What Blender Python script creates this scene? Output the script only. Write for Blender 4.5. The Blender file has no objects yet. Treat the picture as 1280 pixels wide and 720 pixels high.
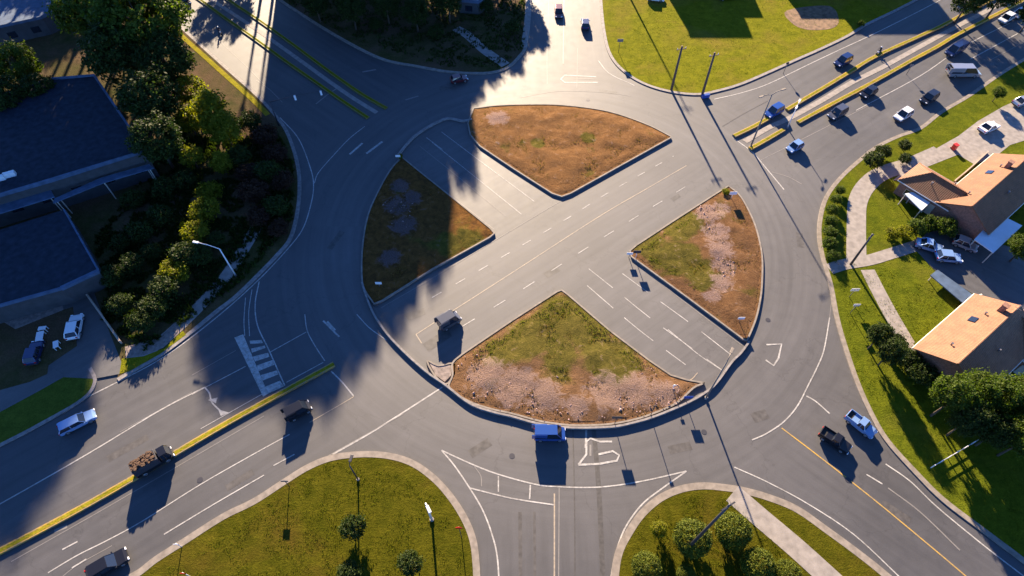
import bpy, bmesh, math, random
from mathutils import Vector, Matrix, noise
from mathutils.geometry import tessellate_polygon
R = math.radians
rnd = random.Random(7)
C = bpy.context.scene.collection

# ------------------------------------------------------------------ camera, sky, sun, exposure
HCAM, FPX, TH = 75.0, 760.0, R(36)
cam = bpy.data.objects.new('camera', bpy.data.cameras.new('camera'))
C.objects.link(cam); bpy.context.scene.camera = cam
cam.location = (0, 0, HCAM); cam.rotation_euler = (TH, 0, 0)
cam.data.sensor_width = 36; cam.data.lens = 36*FPX/1280
cam.data.clip_start = 1; cam.data.clip_end = 9000
SUN_EL, SUN_AZ = R(19.5), R(-9)
world = bpy.data.worlds.new('World'); bpy.context.scene.world = world
world.use_nodes = True
wn = world.node_tree.nodes; wl = world.node_tree.links
sky = wn.new('ShaderNodeTexSky'); sky.sky_type = 'NISHITA'; sky.sun_disc = False
sky.sun_elevation = SUN_EL; sky.sun_rotation = SUN_AZ
sky.air_density = 0.45; sky.dust_density = 0.0; sky.ozone_density = 7.0
wl.new(sky.outputs[0], wn['Background'].inputs[0]); wn['Background'].inputs[1].default_value = 0.085
sd = bpy.data.lights.new('sun', 'SUN'); sun = bpy.data.objects.new('sun', sd); C.objects.link(sun)
sd.energy = 5.0; sd.angle = R(0.8); sd.color = (1.0, 0.79, 0.55)
to_sun = Vector((math.sin(SUN_AZ)*math.cos(SUN_EL), math.cos(SUN_AZ)*math.cos(SUN_EL), math.sin(SUN_EL)))
sun.rotation_euler = to_sun.to_track_quat('Z', 'Y').to_euler(); sun.location = (0, 100, 120)
vs = bpy.context.scene.view_settings
vs.view_transform = 'Standard'; vs.look = 'None'; vs.gamma = 1; vs.use_curve_mapping = False
vs.exposure = 2.2

# ------------------------------------------------------------------ helpers
_D = Vector((0, math.sin(TH), -math.cos(TH))); _U = Vector((0, math.cos(TH), math.sin(TH)))
def V(px, py, z=0.0):
    """survey point: photo pixel -> world point at height z"""
    r = Vector((px-640.0, 0, 0)) + (360.0-py)*_U + FPX*_D
    t = (z-HCAM)/r.z
    return Vector((0, 0, HCAM)) + r*t
def tag(o, label=None, cat=None, group=None, kind=None):
    if label: o['label'] = label
    if cat: o['category'] = cat
    if group: o['group'] = group
    if kind: o['kind'] = kind
    return o
def empty(name, loc=(0, 0, 0), rz=0, **k):
    o = bpy.data.objects.new(name, None); C.objects.link(o)
    o.location = loc; o.rotation_euler = (0, 0, rz); o.empty_display_size = .5
    return tag(o, **k)
def link(name, bm, mats, parent=None, smooth=False):
    me = bpy.data.meshes.new(name)
    bmesh.ops.recalc_face_normals(bm, faces=bm.faces) if not getattr(bm, 'norecalc', False) else None
    bm.to_mesh(me); bm.free()
    if not isinstance(mats, (list, tuple)): mats = [mats]
    for m in mats: me.materials.append(m)
    if smooth:
        for p in me.polygons: p.use_smooth = True
    o = bpy.data.objects.new(name, me); C.objects.link(o)
    if parent: o.parent = parent
    return o
def raw(name, verts, faces, mat, parent=None, smooth=False):
    me = bpy.data.meshes.new(name); me.from_pydata(verts, [], faces); me.materials.append(mat)
    if smooth: me.polygons.foreach_set('use_smooth', [True]*len(faces))
    o = bpy.data.objects.new(name, me); C.objects.link(o)
    if parent: o.parent = parent
    return o
def copy_tree(o, parent=None):
    c = o.copy(); C.objects.link(c); c.parent = parent
    for ch in list(o.children): copy_tree(ch, c)
    return c
def box(bm, c, s, rz=0, rx=0, ry=0, bev=0):
    M = Matrix.Translation(c) @ Matrix.Rotation(rz, 4, 'Z') @ Matrix.Rotation(ry, 4, 'Y') @ Matrix.Rotation(rx, 4, 'X') @ Matrix.Diagonal((s[0], s[1], s[2], 1))
    r = bmesh.ops.create_cube(bm, size=1, matrix=M)
    if bev:
        es = list({e for v in r['verts'] for e in v.link_edges})
        bmesh.ops.bevel(bm, geom=es, offset=bev, segments=2, affect='EDGES', profile=.6)
def tube(bm, pts, r, seg=8, cap=True):
    pts = [Vector(p) for p in pts]
    rs = r if isinstance(r, (list, tuple)) else [r]*len(pts)
    rings = []
    for i, p in enumerate(pts):
        d = (pts[min(i+1, len(pts)-1)]-pts[max(i-1, 0)]).normalized()
        a = d.orthogonal().normalized() if abs(d.z) > .99 else d.cross(Vector((0, 0, 1))).normalized()
        b = d.cross(a)
        rings.append([bm.verts.new(p+(a*math.cos(2*math.pi*k/seg)+b*math.sin(2*math.pi*k/seg))*rs[i]) for k in range(seg)])
    for i in range(len(rings)-1):
        for k in range(seg):
            bm.faces.new((rings[i][k], rings[i][(k+1) % seg], rings[i+1][(k+1) % seg], rings[i+1][k]))
    if cap:
        bm.faces.new(rings[0]); bm.faces.new(rings[-1])
def smooth_pts(pts, n=6, closed=False):
    P = [Vector(p) for p in pts]; out = []; N = len(P)
    for i in range(N if closed else N-1):
        p0 = P[(i-1) % N] if closed or i > 0 else P[0]*2-P[1]
        p1 = P[i]; p2 = P[(i+1) % N]
        p3 = P[(i+2) % N] if closed or i+2 < N else p2*2-p1
        for k in range(n):
            t = k/n
            out.append(.5*((2*p1)+(-p0+p2)*t+(2*p0-5*p1+4*p2-p3)*t*t+(-p0+3*p1-3*p2+p3)*t**3))
    if not closed: out.append(P[-1].copy())
    return out
def W(pxs, smooth=True, n=6, closed=False, z=0):
    g = [V(x, y, z) for x, y in pxs]
    return smooth_pts(g, n, closed) if smooth else g
def prism(bm, poly, z0, z1, top_only=False, mi=0):
    n = len(poly)
    top = [bm.verts.new((p[0], p[1], z1)) for p in poly]
    for t in tessellate_polygon([[Vector((p[0], p[1], 0)) for p in poly]]):
        try:
            f = bm.faces.new([top[i] for i in t]); f.material_index = mi
        except ValueError: pass
    if not top_only:
        bot = [bm.verts.new((p[0], p[1], z0)) for p in poly]
        for i in range(n):
            f = bm.faces.new((bot[i], bot[(i+1) % n], top[(i+1) % n], top[i])); f.material_index = mi
def offset(pts, d, closed=False):
    out = []; N = len(pts)
    for i, p in enumerate(pts):
        a = pts[(i-1) % N] if closed or i > 0 else p
        b = pts[(i+1) % N] if closed or i < N-1 else p
        t = (b-a); t.z = 0; t.normalize()
        out.append(Vector((p.x-t.y*d, p.y+t.x*d, p.z)))
    return out
def strip(bm, pts, d0, d1, z0, z1, closed=False):
    A = offset(pts, d0, closed); B = offset(pts, d1, closed); n = len(pts)
    def ring(p, z): return [bm.verts.new((q.x, q.y, z)) for q in p]
    a1, b1 = ring(A, z1), ring(B, z1)
    rng = range(n if closed else n-1)
    if z0 is not None:
        a0, b0 = ring(A, z0), ring(B, z0)
    for i in rng:
        j = (i+1) % n
        bm.faces.new((a1[i], a1[j], b1[j], b1[i]))
        if z0 is not None:
            bm.faces.new((a0[i], a0[j], a1[j], a1[i])); bm.faces.new((b0[i], b0[j], b1[j], b1[i]))
    if z0 is not None and not closed:
        bm.faces.new((a0[0], a1[0], b1[0], b0[0])); bm.faces.new((a0[-1], a1[-1], b1[-1], b0[-1]))

# ------------------------------------------------------------------ materials
def mat(name): 
    m = bpy.data.materials.new(name); m.use_nodes = True
    return m, m.node_tree.nodes, m.node_tree.links, m.node_tree.nodes['Principled BSDF']
def plain(name, col, rough=.6, metal=0, noise_s=None, amt=.25, bump=0, spec=.5, coat=0):
    m, N, L, B = mat(name)
    B.inputs['Roughness'].default_value = rough; B.inputs['Metallic'].default_value = metal
    B.inputs['Specular IOR Level'].default_value = spec
    B.inputs['Coat Weight'].default_value = coat; B.inputs['Coat Roughness'].default_value = .05
    B.inputs['Base Color'].default_value = (*col, 1)
    if noise_s:
        g = N.new('ShaderNodeNewGeometry'); t = N.new('ShaderNodeTexNoise'); t.inputs['Scale'].default_value = noise_s; t.inputs['Detail'].default_value = 6
        L.new(g.outputs['Position'], t.inputs['Vector'])
        r = N.new('ShaderNodeValToRGB'); L.new(t.outputs[0], r.inputs[0])
        r.color_ramp.elements[0].position = .3; r.color_ramp.elements[1].position = .7
        r.color_ramp.elements[0].color = (*[c*(1-amt) for c in col], 1)
        r.color_ramp.elements[1].color = (*[min(1, c*(1+amt)) for c in col], 1)
        L.new(r.outputs[0], B.inputs['Base Color'])
        if bump:
            b = N.new('ShaderNodeBump'); b.inputs['Strength'].default_value = bump; b.inputs['Distance'].default_value = .05
            L.new(t.outputs[0], b.inputs['Height']); L.new(b.outputs[0], B.inputs['Normal'])
    return m
def nz(N, L, vec, scale, detail=5, rough=.6, dist=0):
    t = N.new('ShaderNodeTexNoise'); t.inputs['Scale'].default_value = scale; t.inputs['Detail'].default_value = detail
    t.inputs['Roughness'].default_value = rough; t.inputs['Distortion'].default_value = dist
    L.new(vec, t.inputs['Vector']); return t.outputs[0]
def ramp(N, L, fac, stops):
    r = N.new('ShaderNodeValToRGB'); e = r.color_ramp.elements
    while len(e) < len(stops): e.new(.5)
    for i, (p, c) in enumerate(stops):
        e[i].position = p; e[i].color = (*c, 1) if len(c) == 3 else c
    L.new(fac, r.inputs[0]); return r.outputs[0]
def mix(N, L, f, a, b, mode='MIX'):
    m = N.new('ShaderNodeMix'); m.data_type = 'RGBA'; m.blend_type = mode
    for s, v in ((m.inputs[0], f), (m.inputs[6], a), (m.inputs[7], b)):
        if isinstance(v, (float, int)): s.default_value = v
        elif isinstance(v, tuple): s.default_value = (*v, 1)
        else: L.new(v, s)
    return m.outputs[2]
def mth(N, L, op, a, b=0.0, clamp=False):
    m = N.new('ShaderNodeMath'); m.operation = op; m.use_clamp = clamp
    for s, v in ((m.inputs[0], a), (m.inputs[1], b)):
        if isinstance(v, (float, int)): s.default_value = v
        else: L.new(v, s)
    return m.outputs[0]
def blobs(N, L, pos, warp, items):
    """soft union of round patches (world x, y, radius), edges broken by noise"""
    out = None
    for (x, y, r) in items:
        d = N.new('ShaderNodeVectorMath'); d.operation = 'DISTANCE'; L.new(pos, d.inputs[0]); d.inputs[1].default_value = (x, y, 0)
        v = mth(N, L, 'DIVIDE', d.outputs['Value'], r)
        v = mth(N, L, 'SUBTRACT', 1.15, v, True)
        out = v if out is None else mth(N, L, 'MAXIMUM', out, v)
    w = mth(N, L, 'MULTIPLY', mth(N, L, 'SUBTRACT', warp, .5), 2.2)
    s = mth(N, L, 'ADD', out, w)
    mr = N.new('ShaderNodeMapRange'); mr.interpolation_type = 'SMOOTHSTEP'; L.new(s, mr.inputs[0])
    mr.inputs[1].default_value = .15; mr.inputs[2].default_value = .55
    return mr.outputs[0]

def asphalt(name, base=(.068, .068, .074), rough=.62):
    m, N, L, B = mat(name)
    g = N.new('ShaderNodeNewGeometry').outputs['Position']
    big = nz(N, L, g, .06, 4); mid = nz(N, L, g, .6, 5, .65); fine = nz(N, L, g, 9, 3, .7)
    c = ramp(N, L, big, [(.3, tuple(x*.86 for x in base)), (.7, tuple(x*1.12 for x in base))])
    c = mix(N, L, .55, c, ramp(N, L, mid, [(.25, (.72,)*3), (.5, (.98,)*3), (.8, (1.16,)*3)]), 'MULTIPLY')
    c = mix(N, L, .5, c, ramp(N, L, fine, [(.3, (.75,)*3), (.7, (1.2,)*3)]), 'MULTIPLY')
    # traffic polish and tyre wear running along the lanes
    sx = N.new('ShaderNodeSeparateXYZ'); L.new(g, sx.inputs[0])
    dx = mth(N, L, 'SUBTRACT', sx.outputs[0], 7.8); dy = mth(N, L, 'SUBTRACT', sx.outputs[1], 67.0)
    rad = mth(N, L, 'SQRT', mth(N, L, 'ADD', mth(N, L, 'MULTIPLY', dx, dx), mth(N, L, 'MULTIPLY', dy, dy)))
    ang = mth(N, L, 'ARCTAN2', dy, dx)
    cv = N.new('ShaderNodeCombineXYZ'); L.new(rad, cv.inputs[0]); L.new(mth(N, L, 'MULTIPLY', ang, 1.2), cv.inputs[1])
    polar = nz(N, L, cv.outputs[0], .8, 4, .6)
    def along(a):
        mp = N.new('ShaderNodeMapping'); mp.vector_type = 'TEXTURE'; mp.inputs['Rotation'].default_value = (0, 0, a); mp.inputs['Scale'].default_value = (28, 1.2, 1); L.new(g, mp.inputs[0])
        return nz(N, L, mp.outputs[0], 1.0, 4, .6)
    ne, nw, ns = along(R(37)), along(R(-41)), along(R(90))
    def sel(f, a, b): return mth(N, L, 'ADD', mth(N, L, 'MULTIPLY', f, a), mth(N, L, 'MULTIPLY', mth(N, L, 'SUBTRACT', 1.0, f), b))
    def step(v, lo, hi):
        q = N.new('ShaderNodeMapRange'); L.new(v, q.inputs[0]); q.inputs[1].default_value = lo; q.inputs[2].default_value = hi; return q.outputs[0]
    quadr = step(mth(N, L, 'MULTIPLY', dx, dy), -60, 60)
    narrow = step(mth(N, L, 'ABSOLUTE', dx), 13, 18)
    arms = sel(narrow, sel(quadr, ne, nw), ns)
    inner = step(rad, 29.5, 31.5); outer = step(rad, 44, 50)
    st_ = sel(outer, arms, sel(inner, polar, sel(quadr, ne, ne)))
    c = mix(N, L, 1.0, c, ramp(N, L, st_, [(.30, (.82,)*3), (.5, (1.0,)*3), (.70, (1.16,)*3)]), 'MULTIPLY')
    c = mix(N, L, 1.0, c, ramp(N, L, step(mth(N, L, 'ADD', rad, mth(N, L, 'MULTIPLY', mid, 8.0)), 40, 62), [(0, (1.32, 1.28, 1.22)), (1, (.88,)*3)]), 'MULTIPLY')  # lens falloff painted into the road colour: paler ring, darker outer arms
    # older bays of slightly different mix
    vc = N.new('ShaderNodeTexVoronoi'); vc.inputs['Scale'].default_value = .045; L.new(g, vc.inputs['Vector'])
    c = mix(N, L, .5, c, ramp(N, L, vc.outputs['Color'], [(.2, (.88,)*3), (.8, (1.1,)*3)]), 'MULTIPLY')
    # crack sealing / patches
    vo = N.new('ShaderNodeTexVoronoi'); vo.feature = 'DISTANCE_TO_EDGE'; vo.inputs['Scale'].default_value = .07
    wv = N.new('ShaderNodeVectorMath'); wv.operation = 'ADD'
    n3 = N.new('ShaderNodeTexNoise'); n3.inputs['Scale'].default_value = .5; n3.inputs['Detail'].default_value = 5; L.new(g, n3.inputs['Vector'])
    sc = N.new('ShaderNodeVectorMath'); sc.operation = 'SCALE'; sc.inputs['Scale'].default_value = 4; L.new(n3.outputs['Color'], sc.inputs[0])
    L.new(g, wv.inputs[0]); L.new(sc.outputs[0], wv.inputs[1]); L.new(wv.outputs[0], vo.inputs['Vector'])
    crack = ramp(N, L, vo.outputs['Distance'], [(0, (.62,)*3), (.006, (1,)*3)])
    c = mix(N, L, .6, c, crack, 'MULTIPLY')
    L.new(c, B.inputs['Base Color'])
    rr = N.new('ShaderNodeMapRange'); L.new(mid, rr.inputs[0]); rr.inputs[3].default_value = rough-.06; rr.inputs[4].default_value = rough+.1
    L.new(rr.outputs[0], B.inputs['Roughness']); B.inputs['Specular IOR Level'].default_value = .6
    b = N.new('ShaderNodeBump'); b.inputs['Strength'].default_value = .35; b.inputs['Distance'].default_value = .02
    L.new(fine, b.inputs['Height']); L.new(b.outputs[0], B.inputs['Normal'])
    return m
def grass_mat(name, c1, c2, dry, dryamt=.5, bump=.8, scale=1.0):
    m, N, L, B = mat(name)
    g = N.new('ShaderNodeNewGeometry').outputs['Position']
    big = nz(N, L, g, .09*scale, 5, .6, .5); mid = nz(N, L, g, .55*scale, 6, .65, .8); fine = nz(N, L, g, 5, 4, .75)
    mp = N.new('ShaderNodeMapping'); mp.inputs['Scale'].default_value = (.35, 2.2, 1); mp.inputs['Rotation'].default_value = (0, 0, .25); L.new(g, mp.inputs[0])
    stk = nz(N, L, mp.outputs[0], .9, 4, .6, .6)
    c = ramp(N, L, mid, [(.3, c1), (.7, c2)])
    c = mix(N, L, ramp(N, L, big, [(.62-dryamt*.3, (0,)*3), (.78-dryamt*.2, (dryamt*1.3,)*3)]), c, dry)
    c = mix(N, L, .55, c, ramp(N, L, stk, [(.3, (.8,)*3), (.55, (1,)*3), (.75, (1.15,)*3)]), 'MULTIPLY')
    c = mix(N, L, .7, c, ramp(N, L, fine, [(.25, (.5,)*3), (.75, (1.5,)*3)]), 'MULTIPLY')
    L.new(c, B.inputs['Base Color']); B.inputs['Roughness'].default_value = .95; B.inputs['Specular IOR Level'].default_value = .02
    h = mth(N, L, 'ADD', mth(N, L, 'MULTIPLY', stk, .4), fine)
    b = N.new('ShaderNodeBump'); b.inputs['Strength'].default_value = bump; b.inputs['Distance'].default_value = .12
    L.new(h, b.inputs['Height']); L.new(b.outputs[0], B.inputs['Normal'])
    return m
def island_mat(name, base_a, base_b, green, stones, stone_c=(.27, .19, .165)):
    m, N, L, B = mat(name)
    geo = N.new('ShaderNodeNewGeometry').outputs['Position']
    mp = N.new('ShaderNodeMapping'); mp.inputs['Scale'].default_value = (1, 1, 0); L.new(geo, mp.inputs[0]); g = mp.outputs[0]
    big = nz(N, L, g, .18, 5, .6, .6); mid = nz(N, L, g, .9, 6, .7, .6); fine = nz(N, L, g, 6, 4, .8)
    c = ramp(N, L, mid, [(.3, base_a), (.7, base_b)])
    if green: c = mix(N, L, mth(N, L, 'MULTIPLY', blobs(N, L, g, big, green), .9), c, ramp(N, L, mid, [(.35, (.06, .06, .012)), (.65, (.13, .11, .02))]))
    if stones:
        st = blobs(N, L, g, mid, stones)
        c = mix(N, L, mth(N, L, 'MULTIPLY', st, ramp(N, L, fine, [(.35, (.25,)*3), (.6, (1,)*3)])), c, stone_c)
    c = mix(N, L, .75, c, ramp(N, L, fine, [(.25, (.5,)*3), (.75, (1.45,)*3)]), 'MULTIPLY')
    L.new(c, B.inputs['Base Color']); B.inputs['Roughness'].default_value = .95; B.inputs['Specular IOR Level'].default_value = .02
    b = N.new('ShaderNodeBump'); b.inputs['Strength'].default_value = .9; b.inputs['Distance'].default_value = .16
    L.new(mth(N, L, 'ADD', fine, mid), b.inputs['Height']); L.new(b.outputs[0], B.inputs['Normal'])
    return m
def paint(name, col, wear=.5):
    m, N, L, B = mat(name)
    g = N.new('ShaderNodeNewGeometry').outputs['Position']
    f = nz(N, L, g, 2.2, 6, .75); k = nz(N, L, g, .25, 3)
    w = ramp(N, L, mth(N, L, 'ADD', mth(N, L, 'MULTIPLY', f, .7), mth(N, L, 'MULTIPLY', k, .3)), [(.40, (wear,)*3), (.60, (wear*.12,)*3)])
    L.new(mix(N, L, w, col, (.15, .14, .13)), B.inputs['Base Color']); B.inputs['Roughness'].default_value = .6
    return m
def leaf(name, c1, c2, trans=.35):
    m, N, L, B = mat(name)
    oi = N.new('ShaderNodeNewGeometry')
    c = ramp(N, L, oi.outputs['Random Per Island'], [(0, c1), (1, c2)])
    L.new(c, B.inputs['Base Color']); B.inputs['Roughness'].default_value = .6; B.inputs['Specular IOR Level'].default_value = .1
    tr = N.new('ShaderNodeBsdfTranslucent'); L.new(mix(N, L, 1.0, c, (1.5, 1.7, .5), 'MULTIPLY'), tr.inputs[0])
    ms = N.new('ShaderNodeMixShader'); ms.inputs[0].default_value = trans
    L.new(B.outputs[0], ms.inputs[1]); L.new(tr.outputs[0], ms.inputs[2]); L.new(ms.outputs[0], N['Material Output'].inputs[0])
    return m
def tiles(name, col, ang):
    m, N, L, B = mat(name)
    tc = N.new('ShaderNodeTexCoord').outputs['Object']
    mp = N.new('ShaderNodeMapping'); L.new(tc, mp.inputs[0])
    w1 = N.new('ShaderNodeTexWave'); w1.bands_direction = 'X'; w1.inputs['Scale'].default_value = 1.1; w1.inputs['Distortion'].default_value = .3; L.new(mp.outputs[0], w1.inputs['Vector'])
    w2 = N.new('ShaderNodeTexWave'); w2.bands_direction = 'Y'; w2.wave_profile = 'SAW'; w2.inputs['Scale'].default_value = .9; L.new(mp.outputs[0], w2.inputs['Vector'])
    n = nz(N, L, tc, .8, 6, .7); n2 = nz(N, L, tc, 5, 3, .7)
    c = ramp(N, L, n, [(.3, tuple(x*.75 for x in col)), (.7, tuple(min(1, x*1.2) for x in col))])
    c = mix(N, L, .6, c, ramp(N, L, n2, [(.3, (.7,)*3), (.7, (1.25,)*3)]), 'MULTIPLY')
    L.new(c, B.inputs['Base Color']); B.inputs['Roughness'].default_value = .75
    b = N.new('ShaderNodeBump'); b.inputs['Strength'].default_value = .6; b.inputs['Distance'].default_value = .08
    L.new(mth(N, L, 'ADD', w1.outputs[0], w2.outputs[0]), b.inputs['Height']); L.new(b.outputs[0], B.inputs['Normal'])
    return m

M = {}
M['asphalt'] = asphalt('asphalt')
M['asphalt_cross'] = asphalt('asphalt_old', (.115, .108, .103), .62)
M['asphalt_drive'] = asphalt('asphalt_drive', (.09, .09, .095), .6)
M['concrete'] = plain('concrete', (.25, .225, .205), .8, 0, 1.2, .22, .3)
M['kerb'] = plain('kerb_concrete', (.215, .185, .155), .8, 0, 1.5, .25, .3)
M['kerb_dark'] = plain('kerb_aged', (.22, .20, .19), .8, 0, 2, .3, .3)
M['paving'] = plain('paving', (.21, .17, .15), .85, 0, 2.5, .35, .4)
M['lawn'] = grass_mat('lawn_grass', (.105, .115, .006), (.19, .185, .010), (.19, .13, .03), .45)
M['lawn_dry'] = grass_mat('lawn_dry_grass', (.045, .048, .003), (.085, .078, .006), (.095, .052, .012), .35)
M['lawn_deep'] = grass_mat('lawn_deep_grass', (.06, .085, .012), (.10, .13, .018), (.14, .12, .03), .2)
M['lawn_east'] = grass_mat('east_lawn_grass', (.055, .075, .005), (.115, .13, .008), (.13, .11, .02), .3)
M['soil'] = grass_mat('scrub_ground', (.035, .045, .012), (.09, .07, .03), (.11, .07, .045), .7)
M['ground'] = grass_mat('dry_ground', (.05, .06, .02), (.09, .085, .03), (.13, .10, .05), .5)
M['yellow'] = paint('yellow_kerb_paint', (.52, .31, .012), .85)
M['white'] = paint('white_road_paint', (.50, .49, .47), .8)
M['white_faint'] = paint('faded_road_paint', (.22, .21, .20), .9)
M['cream'] = paint('cream_road_paint', (.42, .34, .24), .8)
M['yline'] = paint('yellow_road_paint', (.52, .31, .03), .7)
M['tar'] = plain('tar_seam', (.06, .057, .055), .6, 0, 2, .3)
M['stain'] = plain('oil_stain', (.068, .064, .062), .6, 0, 1.5, .35)
M['median_grass'] = grass_mat('median_grass', (.16, .15, .012), (.30, .26, .02), (.35, .24, .03), .4)
M['bark'] = plain('bark', (.09, .065, .045), .95, 0, 6, .4, .6)
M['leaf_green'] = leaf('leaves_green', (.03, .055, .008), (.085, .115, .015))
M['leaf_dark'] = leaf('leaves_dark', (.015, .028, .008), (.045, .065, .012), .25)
M['leaf_yellow'] = leaf('leaves_yellow', (.10, .12, .010), (.20, .18, .015), .45)
M['leaf_brown'] = leaf('leaves_brown', (.035, .018, .014), (.07, .035, .02), .25)
M['leaf_straw'] = leaf('dry_blades', (.10, .06, .02), (.22, .14, .05), .3)
M['leaf_blade'] = leaf('grass_blades', (.06, .08, .01), (.15, .15, .02), .4)
M['rock'] = plain('pale_rubble', (.38, .25, .22), .9, 0, 3, .4)
M['pole'] = plain('pole_grey', (.20, .19, .20), .5, .4, 4, .15)
M['pole_wood'] = plain('pole_wood', (.13, .085, .06), .9, 0, 5, .35, .4)
M['pole_dark'] = plain('pole_dark', (.05, .05, .06), .5, .3)
M['white_metal'] = plain('white_metal', (.75, .75, .76), .35)
M['red'] = plain('red_enamel', (.60, .03, .015), .35)
M['blue_sign'] = plain('blue_sign', (.03, .08, .35), .4)
M['black'] = plain('black_rubber', (.02, .02, .02), .8)
M['glass'] = plain('tinted_glass', (.015, .02, .03), .05, 0, spec=.8)
M['rim'] = plain('alloy_rim', (.5, .5, .52), .3, .9)
M['lamp'] = plain('headlamp_lens', (.85, .87, .9), .1)
M['tail'] = plain('tail_lens', (.45, .015, .01), .2)
M['wall_white'] = plain('render_white', (.66, .62, .56), .85, 0, 1, .1, .1)
M['wall_tan'] = plain('render_tan', (.42, .33, .25), .85, 0, 1, .15, .1)
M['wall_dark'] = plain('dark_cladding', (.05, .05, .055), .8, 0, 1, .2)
M['dirt'] = plain('bare_dirt', (.17, .105, .06), .95, 0, 1.2, .45, .5)
M['brick'] = plain('brick_wall', (.25, .13, .09), .9, 0, 4, .3, .2)
M['trim'] = plain('timber_trim', (.5, .45, .38), .7)
M['tile'] = tiles('terracotta_tiles', (.21, .085, .035), 0)
M['tile_pale'] = tiles('pale_terracotta_tiles', (.26, .12, .06), 0)
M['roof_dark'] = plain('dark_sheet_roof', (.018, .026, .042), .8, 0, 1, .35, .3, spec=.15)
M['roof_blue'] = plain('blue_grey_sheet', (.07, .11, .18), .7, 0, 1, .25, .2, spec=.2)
M['roof_white'] = plain('white_sheet_roof', (.62, .66, .72), .45, 0, .6, .06)
M['cloth_dark'] = plain('dark_cloth', (.03, .03, .04), .9)
M['helmet'] = plain('helmet_white', (.7, .7, .7), .3)
def paintcar(n, c, metal=.3): return plain('car_paint_'+n, c, .28, metal, coat=.8)
P = dict(silver=paintcar('silver', (.45, .46, .48), .6), blue=paintcar('blue', (.03, .09, .34)), navy=paintcar('navy', (.015, .03, .11)),
         white=paintcar('white', (.72, .73, .75), 0), black=paintcar('black', (.015, .015, .018)), grey=paintcar('grey', (.12, .125, .14), .5),
         maroon=paintcar('maroon', (.10, .015, .02)), ltblue=paintcar('light_blue', (.22, .36, .62)))
M['load'] = plain('rust_load', (.10, .055, .03), .9, 0, 6, .5, .8)

# ------------------------------------------------------------------ ground, road, lawns
bm = bmesh.new(); prism(bm, [(-2500, -1200), (2500, -1200), (2500, 3000), (-2500, 3000)], 0, -.04, True)
tag(link('ground', bm, M['ground']), kind='structure')
bm = bmesh.new(); prism(bm, [V(*p) for p in ((-260, -70), (1540, -70), (1540, 860), (-260, 860))], 0, 0, True)
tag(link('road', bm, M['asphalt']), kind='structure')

def lawn(name, inner, m, z=.13, kerb=None, kw=.9, km='kerb', n=6, drop=-.05, kside=1, kh=.02):
    """inner: list of px points (road edge first, smoothed), then straight closing points"""
    edge, rest = inner
    e = W(edge, True, n); poly = e+[V(*p) for p in rest]
    bm = bmesh.new(); prism(bm, poly, drop, z)
    tag(link(name, bm, M[m]), kind='structure')
    if kw:
        bm = bmesh.new(); strip(bm, e, -.12*kside, kw*kside, drop, z+kh)
        tag(link('kerb', bm, M[km]), kind='structure')
    return e
# kerb edges run so that the road lies on the left (+) side when kside=1
SW = [(120,745),(170,722),(197,702),(233,679),(280,649),(320,629),(360,603),(388,586),(417,575),(453,571),(485,573),(512,581),(535,596),(555,616),(574,643),(587,672),(592,705),(594,760)]
lawn('lawn', (SW, [(594,860),(-80,860)]), 'lawn_dry', kw=.7)
SC = [(772,760),(772,722),(777,692),(789,668),(805,645),(827,626),(852,615),(878,611),(905,613),(930,617),(962,626),(995,640),(1032,666),(1070,694),(1105,722),(1160,770)]
lawn('lawn', (SC, [(1180,860),(772,860)]), 'lawn_dry', kw=.75)
E_ = [(1420,0),(1350,32),(1282,72),(1245,95),(1209,120),(1175,140),(1149,160),(1122,170),(1095,183),(1073,200),(1050,221),(1033,243),(1025,265),(1022,292),(1026,320),(1036,355),(1044,397),(1054,433),(1070,480),(1089,522),(1108,553),(1141,590),(1177,626),(1232,668),(1290,712),(1350,762)]
lawn('lawn', (E_, [(1400,860),(1900,860),(1900,-40)]), 'lawn_east', kw=.55)
NE_ = [(748,-60),(750,0),(755,46),(764,73),(783,93),(808,107),(840,116),(873,119),(900,114),(927,106),(960,92),(993,77),(1027,62),(1060,46),(1083,32),(1120,14),(1147,0),(1230,-44)]
lawn('lawn', (NE_, [(1230,-68),(748,-68)]), 'lawn', kw=.5, km='kerb_dark')
N_ = [(300,-40),(347,-1),(370,15),(403,36),(443,59),(480,76),(520,84),(560,91),(597,93),(620,91),(636,85),(650,72),(659,55),(663,0),(665,-60)]
lawn('lawn', (N_, [(665,-68),(290,-68)]), 'soil', kw=.6)
W_ = [(160,-40),(205,12),(227,36),(253,60),(283,87),(320,120),(343,145),(357,165),(368,195),(373,225),(371,262),(362,297),(346,318),(320,345),(293,371),(267,391),(233,419),(200,443),(160,466),(147,474)]
lawn('scrub_ground', (W_, [(150,462),(110,372),(78,362),(60,470),(40,478),(-300,640),(-500,640),(-300,-68),(150,-68)]), 'soil', kw=.5, km='kerb_dark')
D_ = [(112,461),(118,478),(103,499),(50,530),(0,556),(-90,600),(-300,700)]
lawn('lawn', (D_, [(-300,640),(-90,560),(0,516),(50,489),(80,472)]), 'lawn_deep', kw=.35, km='kerb_dark')
bm = bmesh.new(); prism(bm, [V(*p) for p in ((76,350),(114,356),(153,455),(150,468),(118,474),(80,472),(50,489),(0,516),(-90,560),(-300,655),(-300,610),(-60,505),(38,478),(60,468))], -.05, .145)
tag(link('driveway', bm, M['asphalt_drive']), kind='structure')

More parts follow.
